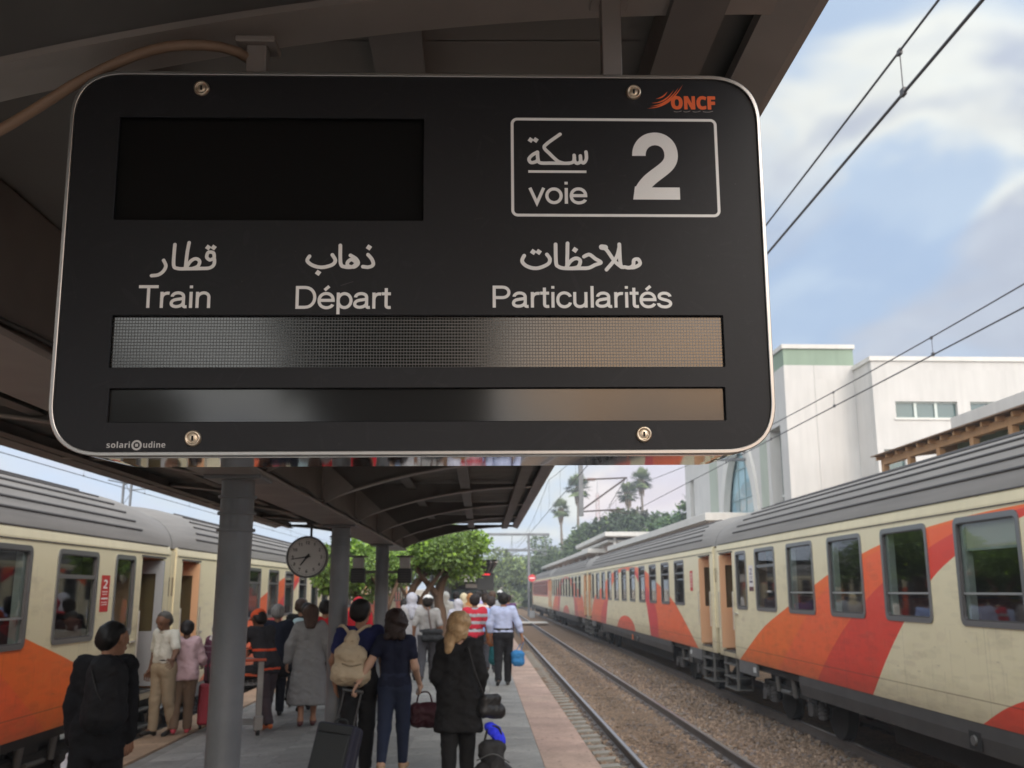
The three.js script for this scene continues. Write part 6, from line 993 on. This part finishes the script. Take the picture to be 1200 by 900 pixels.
{ const t = thing('luggage_trolley', 'worn grey tubular luggage trolley standing by the near pillar', 'trolley', [-2.98, fy(-2.98), -13.75], 0.35), m = M(lin(0.36, 0.35, 0.33), 0.45, { metalness: 0.6, map: T_M1 });
  mesh('post', [rbox(-0.04, 0.04, 0.08, 0.98, -0.03, 0.03, 0.012)], m, t); mesh('post_foot', rbox(-0.06, 0.06, 0.06, 0.26, -0.045, 0.045, 0.02), m, t);
  mesh('side_frame', [tube([[-0.42, 0.16, 0.0], [-0.42, 0.5, 0.02], [-0.4, 0.92, 0.04], [-0.2, 1.0, 0.04], [0, 0.97, 0]], 0.016, 30), tube([[-0.42, 0.16, 0], [-0.45, 0.14, -0.4], [-0.4, 0.13, -0.75], [-0.03, 0.13, -0.75], [0, 0.14, 0]], 0.016, 40)], m, t);
  mesh('handlebar', cyl([-0.44, 0.98, 0.05], [0.06, 0.98, 0.05], 0.02, 0.02, 12), M(lin(0.4, 0.07, 0.03), 0.6), t);
  const wires = []; for (let i = 0; i <= 6; i++) wires.push(cyl([-0.4 + i * 0.065, 0.66, -0.2], [-0.4 + i * 0.065, 0.66, 0.04], 0.005), cyl([-0.4 + i * 0.065, 0.66, -0.2], [-0.4 + i * 0.065, 0.84, -0.22], 0.005)); wires.push(cyl([-0.4, 0.84, -0.22], [0, 0.84, -0.22], 0.008), cyl([-0.4, 0.66, -0.2], [0, 0.66, -0.2], 0.008), cyl([-0.42, 0.66, 0.04], [0, 0.66, 0.04], 0.008)); mesh('wire_basket', wires, m, t);
  mesh('deck_bar', [0, 1, 2, 3].map((i) => cyl([-0.43, 0.14, -0.12 - i * 0.18], [-0.01, 0.14, -0.12 - i * 0.18], 0.011)), m, t);
  for (const [x, z] of [[-0.42, -0.02], [0, -0.02], [-0.22, -0.72]]) mesh('wheel', [cyl([x - 0.022, 0.065, z], [x + 0.022, 0.065, z], 0.065, 0.065, 20)], M(lin(0.02, 0.02, 0.02), 0.7), t);
  bag('travel_bag', 'black and orange travel bag lying in the trolley basket', 'bag', [[-0.1, 0, 0, 0.12, 0.02, 0, 0.08, 0.08], [-0.05, 0.06, 0, 0.08, 0.06, 0, 0.05, 0.05]], [0.02, 0.018, 0.018], { at: [-3.2, fy(-3) + 0.78, -13.85], cell: 0.014, straps: [[[[-0.17, -0.02, 0.06], [0, 0.0, 0.09], [0.19, -0.01, 0.06]], 0.02, 'orange_trim', [0.55, 0.1, 0.04]]] }); }
person({ label: 'man in cream short sleeves and khaki trousers facing the camera by the train door', at: [-4.42, -14.2], h: 1.64, turn: 2.55, stride: 0.1, skin: 'c', cell: 0.014, fat: 1.1, tilt: 0.35, headTurn: -0.1, eyes: true, hair: { c: [0.06, 0.055, 0.05] }, legs: [0.3, 0.235, 0.155], shoes: [0.02, 0.018, 0.016], aL: [0.5, -0.8, -0.25, 0.5, -0.35, -0.6], aR: [0.25, -1, 0.05, 0.1, -1, -0.2], belt: true, top: { c: [0.52, 0.5, 0.43], x: 0.016, sleeve: 0.75, hem: 0.05, name: 'shirt', collar: [0.5, 0.48, 0.42] } });
bag('duffel_bag', 'black bag hanging beside the man in cream at the train door', 'bag', [[-0.04, -0.12, 0, 0.06, -0.1, 0, 0.12, 0.12], [0, 0.1, 0, 0.02, 0.25, 0, 0.09, 0.05], [0.02, -0.3, 0, 0.04, -0.35, 0, 0.1, 0.08]], [0.013, 0.013, 0.014], { at: [-4.24, 0.62, -14.6], cell: 0.014 });
person({ label: 'woman in a pale pink blouse and brown trousers, dark hair tied up', at: [-4.18, -14.35], h: 1.5, turn: 0.15, stride: 0.12, female: true, skin: 'c', cell: 0.014, fat: 1.22, tilt: 0.2, hair: { c: [0.015, 0.011, 0.01], style: 'bun' }, legs: [0.15, 0.1, 0.066], shoes: [0.45, 0.06, 0.08], aL: [0.3, -0.9, -0.3, 0.0, -0.4, -0.9], aR: [0.3, -0.9, -0.25, 0.0, -0.4, -0.9], top: { c: [0.55, 0.38, 0.4], x: 0.02, sleeve: 1.8, hem: -0.06, name: 'blouse', wob: 0.008 } });
person({ label: 'woman in a maroon patterned top and white headscarf, left of the near pillar', at: [-3.98, -15.3], h: 1.44, turn: -0.3, stride: 0.1, female: true, skin: 'b', cell: 0.016, fat: 1.15, hair: { c: [0.62, 0.58, 0.55], style: 'scarf' }, legs: [0.016, 0.014, 0.02], shoes: [0.5, 0.42, 0.36], aL: [0.3, -0.9, -0.1, 0.0, -0.8, -0.5], aR: [0.3, -0.9, -0.1, 0.05, -0.9, -0.4], top: { c: [0.12, 0.045, 0.07], x: 0.022, sleeve: 1.8, hem: -0.12, name: 'patterned_top', stripes: [[0.16, 0.19, [0.24, 0.17, 0.2]], [0.22, 0.245, [0.24, 0.17, 0.2]], [0.02, 0.06, [0.3, 0.05, 0.08]]] } });
{ const t = thing('suitcase', 'dark red upright suitcase left of the near pillar', 'suitcase', [-3.86, fy(-3.86), -14.75], 0.2), m = M(lin(0.3, 0.02, 0.035), 0.6);
  mesh('shell', rbox(-0.2, 0.2, 0.06, 0.62, -0.12, 0.12, 0.04, 3), m, t); for (let i = 0; i < 4; i++) mesh('shell_rib', rbox(-0.15 + i * 0.1 - 0.012, -0.15 + i * 0.1 + 0.012, 0.12, 0.56, 0.118, 0.128, 0.004, 1), m, t); mesh('handle', tube([[-0.08, 0.62, 0], [-0.08, 0.95, -0.02], [0.08, 0.95, -0.02], [0.08, 0.62, 0]], 0.012), mUnder, t); for (const x of [-0.16, 0.16]) mesh('wheel', cyl([x - 0.02, 0.03, 0], [x + 0.02, 0.03, 0], 0.035, 0.035, 14), mUnder, t); }
const crowd = 'people walking along the platform in the middle distance';
const C = 0.018;
person({ label: 'grey-haired man in a dark navy jacket just behind the porter', at: [-3.22, -15.9], h: 1.66, turn: 0.1, stride: 0.15, cell: C, fat: 1.15, hair: { c: [0.2, 0.19, 0.18] }, legs: [0.015, 0.015, 0.02], top: { c: [0.013, 0.015, 0.026], x: 0.028, sleeve: 1.9, hem: -0.1, name: 'jacket' } });
person({ label: 'dark-haired man in a black jacket left of the woman with turquoise scarf', at: [-3.1, -17.3], h: 1.74, turn: -0.1, stride: 0.18, cell: C, legs: BLK, headTurn: 0.6, hair: { c: [0.05, 0.03, 0.022] }, top: { c: BLK, x: 0.025, sleeve: 1.9, hem: -0.08, name: 'jacket' } });
person({ label: 'person with a white and turquoise shawl in front of the left carriage', at: [-2.86, -16.5], h: 1.66, turn: 0.3, stride: 0.15, female: true, cell: C, hair: { c: [0.015, 0.012, 0.011] }, legs: [0.02, 0.02, 0.03], lean: 0.06, top: { c: [0.45, 0.58, 0.6], x: 0.024, sleeve: 1.5, hem: -0.04, name: 'shawl', stripes: [[0.12, 0.18, [0.03, 0.06, 0.42]], [0.2, 0.225, [0.12, 0.42, 0.45]]] } });
person({ label: 'man in a bright red shirt left of the second pillar', at: [-2.55, -16.4], h: 1.7, turn: 0.0, stride: 0.18, cell: C, fat: 1.05, hair: { c: [0.012, 0.01, 0.009] }, legs: [0.02, 0.018, 0.018], aR: [0.22, -1, 0.05, 0.05, -0.8, -0.5], top: { c: [0.42, 0.012, 0.018], x: 0.018, sleeve: 0.8, hem: -0.04 } });
person({ label: 'person in a red hooded top, half hidden by the second pillar', at: [-2.28, -18.6], h: 1.72, turn: 0, stride: 0.2, cell: C, hair: { c: [0.5, 0.02, 0.03], style: 'scarf' }, legs: BLK, top: { c: [0.5, 0.02, 0.03], x: 0.022, sleeve: 1.8, hem: -0.05, name: 'hooded_top' } });
const cm = person({ label: 'man in a pale grey tee with white cap and strap across his back', at: [-1.08, -20.2], h: 1.7, turn: -0.05, stride: 0.25, cell: 0.016, skin: 'b', cap: [0.6, 0.59, 0.57], legs: [0.05, 0.05, 0.056], aL: [0.3, -1, 0.2, 0.1, -0.9, -0.4], aR: [0.3, -1, 0.1, 0.05, -0.95, -0.3], top: { c: [0.3, 0.29, 0.275], x: 0.018, sleeve: 0.85, hem: -0.03, name: 'tee_shirt' } });
{ const w = cm.world(cm.at(0.02, 0.07, -0.1)); bag('messenger_bag', 'dark messenger bag worn by the man with white cap', 'bag', [[-0.16, -0.06, 0, 0.16, -0.06, 0, 0.07, 0.07], [-0.15, 0.06, 0, 0.15, 0.06, 0, 0.06, 0.06]], [0.02, 0.021, 0.022], { at: w.toArray(), cell: 0.014, straps: [[[[-0.02, 0.1, 0.03], [-0.06, 0.3, 0.05], [-0.09, 0.5, 0.02], [-0.12, 0.53, -0.1]], 0.02, 'strap', [0.12, 0.09, 0.08]]] }); }
person({ label: 'person in a white hooded scarf beside the man with white cap', at: [-1.46, -21], h: 1.76, turn: 0, stride: 0.2, cell: C, female: true, hair: { c: [0.37, 0.37, 0.41], style: 'scarf', tail: true }, legs: [0.05, 0.05, 0.06], top: { c: [0.32, 0.31, 0.31], x: 0.03, sleeve: 1.8, hem: -0.25, skirt: 0.03, name: 'white_robe' } });
const RS = [0.46, 0.03, 0.05], GS = [0.36, 0.35, 0.37];
const rs = person({ label: 'man in a red and grey striped polo shirt', at: [-0.13, -19.9], h: 1.68, turn: 0, stride: 0.2, cell: 0.016, skin: 'b', hair: { c: [0.02, 0.015, 0.014] }, legs: [0.02, 0.018, 0.02], aR: [0.22, -1, 0.05, 0.05, -1, -0.2], aL: [0.22, -1, 0.1, 0.0, -0.8, -0.5], curlR: 0.9, top: { c: RS, x: 0.02, sleeve: 0.95, hem: -0.03, name: 'polo_shirt', collar: [0.3, 0.32, 0.36], stripes: [[0.034, 0.078, GS], [0.125, 0.168, GS], [0.207, 0.25, GS]] } });
{ const w = rs.world(rs.AR.wr.clone()); bag('tote_bag', 'orange-brown bag between the striped polo and the white shirt', 'bag', [[0, 0.12, 0, 0, -0.1, 0, 0.07, 0.1], [0, -0.1, 0, 0, -0.2, 0, 0.1, 0.09]], [0.42, 0.15, 0.06], { at: [w.x + 0.1, w.y + 0.12, w.z], cell: 0.014 }); bag('teal_bag', 'teal carrier bag under the orange-brown bag', 'bag', [[0, 0, 0, 0.02, -0.22, 0, 0.06, 0.1]], [0.02, 0.13, 0.14], { at: [w.x + 0.12, w.y - 0.2, w.z], cell: 0.014, straps: [[[[-0.02, 0.04, 0], [0, 0.2, 0], [0.03, 0.04, 0]], 0.007]] }); }
const ws = person({ label: 'man in a pale blue-white shirt and black trousers nearest the platform edge', at: [0.43, -19.3], h: 1.7, turn: -0.05, stride: 0.16, cell: 0.015, skin: 'b', fat: 1.05, hair: { c: [0.012, 0.01, 0.009] }, legs: [0.012, 0.012, 0.014], aL: [0.3, -1, 0.0, -0.05, -0.9, -0.3], aR: [0.42, -1, 0.05, 0.3, -1, -0.1], curlR: 0.9, top: { c: [0.38, 0.43, 0.6], x: 0.02, sleeve: 1.75, hem: 0.03, collar: [0.4, 0.45, 0.62] }, belt: true });
{ const w = ws.world(ws.AR.wr.clone().addScaledVector(ws.AR.f, 0.08)); bag('gift_bag', 'bright blue bag held by the man in the pale shirt', 'bag', [[-0.05, -0.24, 0, 0.04, -0.24, 0, 0.085, 0.085], [-0.04, -0.36, 0, 0.04, -0.36, 0, 0.085, 0.085]], [0.03, 0.16, 0.36], { at: [w.x - 0.1, w.y - 0.02, w.z + 0.02], cell: 0.012, straps: [[[[-0.05, -0.18, 0], [0.06, -0.02, 0], [0.1, 0.01, 0], [0.05, -0.18, 0]], 0.007]] }); }
person({ label: 'person in a sky blue shirt left of the pale-shirted man', at: [0.22, -22.2], h: 1.62, turn: 0, stride: 0.2, cell: C, hair: { c: [0.03, 0.022, 0.02] }, legs: [0.03, 0.03, 0.035], top: { c: [0.26, 0.36, 0.62], x: 0.02, sleeve: 1.2, hem: -0.02 } });
person({ label: 'woman in white with a white headscarf left of the striped polo', at: [-0.52, -22.4], h: 1.58, turn: 0, stride: 0.2, cell: C, female: true, hair: { c: [0.38, 0.375, 0.41], style: 'scarf' }, legs: [0.4, 0.4, 0.42], top: { c: [0.36, 0.36, 0.42], x: 0.024, sleeve: 1.8, hem: -0.14, name: 'white_tunic' } });
// the far part of the crowd
const FC = 0.026;
[
  ['person in an orange headscarf among the far crowd', -0.28, -26.5, 1.68, [0.62, 0.3, 0.12], 'scarf', [0.55, 0.42, 0.3]],
  ['person in a pale yellow headscarf beside the orange one', -0.5, -28.5, 1.68, [0.6, 0.52, 0.34], 'scarf', [0.5, 0.46, 0.4]],
  ['person in a lavender top far along the platform', -0.1, -29.5, 1.72, [0.02, 0.016, 0.014], '', [0.4, 0.38, 0.6]],
  ['tall person in a long white robe by the far pillars', -0.98, -27.2, 1.74, [0.55, 0.54, 0.5], 'scarf', [0.55, 0.54, 0.5]],
  ['dark-haired person in a cream top behind the striped polo', 0.1, -24.5, 1.66, [0.03, 0.02, 0.016], '', [0.6, 0.52, 0.47]],
  ['person in a grey top with brown hair right of the striped polo', 0.3, -27.5, 1.72, [0.08, 0.05, 0.035], '', [0.3, 0.32, 0.34]],
  ['person in dark clothes and white cap far down the platform', 0.62, -33, 1.74, [0.02, 0.02, 0.02], '', [0.05, 0.05, 0.06]],
  ['person in purple at the far platform edge', 0.78, -29, 1.62, [0.03, 0.02, 0.02], '', [0.1, 0.05, 0.12]],
  ['person in a rust coloured top by the dark kiosk', -0.45, -36, 1.72, [0.02, 0.016, 0.014], '', [0.35, 0.12, 0.07]],
  ['person in a dark blue jacket left in the far crowd', -0.85, -33.5, 1.74, [0.02, 0.016, 0.014], '', [0.03, 0.04, 0.09]],
  ['person in a white shirt standing farthest down the platform', 0.15, -39, 1.74, [0.02, 0.016, 0.014], '', [0.55, 0.55, 0.56]],
  ['person in pink far beyond the white headscarf', -0.2, -34, 1.64, [0.05, 0.03, 0.025], '', [0.5, 0.26, 0.26]],
  ['person in brown by the base of the platform tree', -1.75, -27, 1.7, [0.03, 0.022, 0.02], '', [0.2, 0.13, 0.09]],
  ['person in light blue between the third pillar and tree trunk', -1.72, -22.5, 1.64, [0.02, 0.018, 0.016], '', [0.36, 0.46, 0.66]],
].forEach(([label, x, z, h, hc, st, tc], i) => person({ label, at: [x, z], h, turn: rr(-0.2, 0.2), stride: rr(0.08, 0.25), cell: FC, fat: rr(1, 1.15), female: st === 'scarf', hair: { c: hc, style: st }, legs: [0.03 + 0.03 * rnd(), 0.03, 0.035], cap: label.includes('white cap') ? [0.55, 0.55, 0.55] : null, top: { c: tc, x: 0.022, sleeve: rr(0.8, 1.9), hem: st === 'scarf' ? -0.14 : -0.02 }, group: crowd }));
// a passenger at the nearest window on the right
person({ label: 'passenger seated at the nearest right-hand train window, arm raised to the head', at: [5.95, -9.6], y: 0.53, h: 1.66, turn: 3.0, sit: true, skin: 'a', cell: 0.016, legs: [0.03, 0.03, 0.05], aL: [0.3, -0.9, -0.5, -0.1, 0.95, -0.25], aR: [0.3, -0.6, -0.75, -0.1, 0.95, -0.2], curlL: 0.8, curlR: 0.8, tilt: 0.25, top: { c: [0.05, 0.05, 0.06], x: 0.018, sleeve: 0.6, hem: -0.01 } });
person({ label: 'passenger in blue seen low in the nearest right-hand train window', at: [5.9, -10.2], y: 0.53, h: 1.5, turn: 0.2, sit: true, skin: 'b', cell: 0.02, legs: [0.03, 0.03, 0.05], top: { c: [0.12, 0.16, 0.38], x: 0.02, sleeve: 1.2, hem: -0.01 } });

scene.fog = new THREE.FogExp2(0xcdd6e0, 0.0011);
renderer.render(scene, camera);
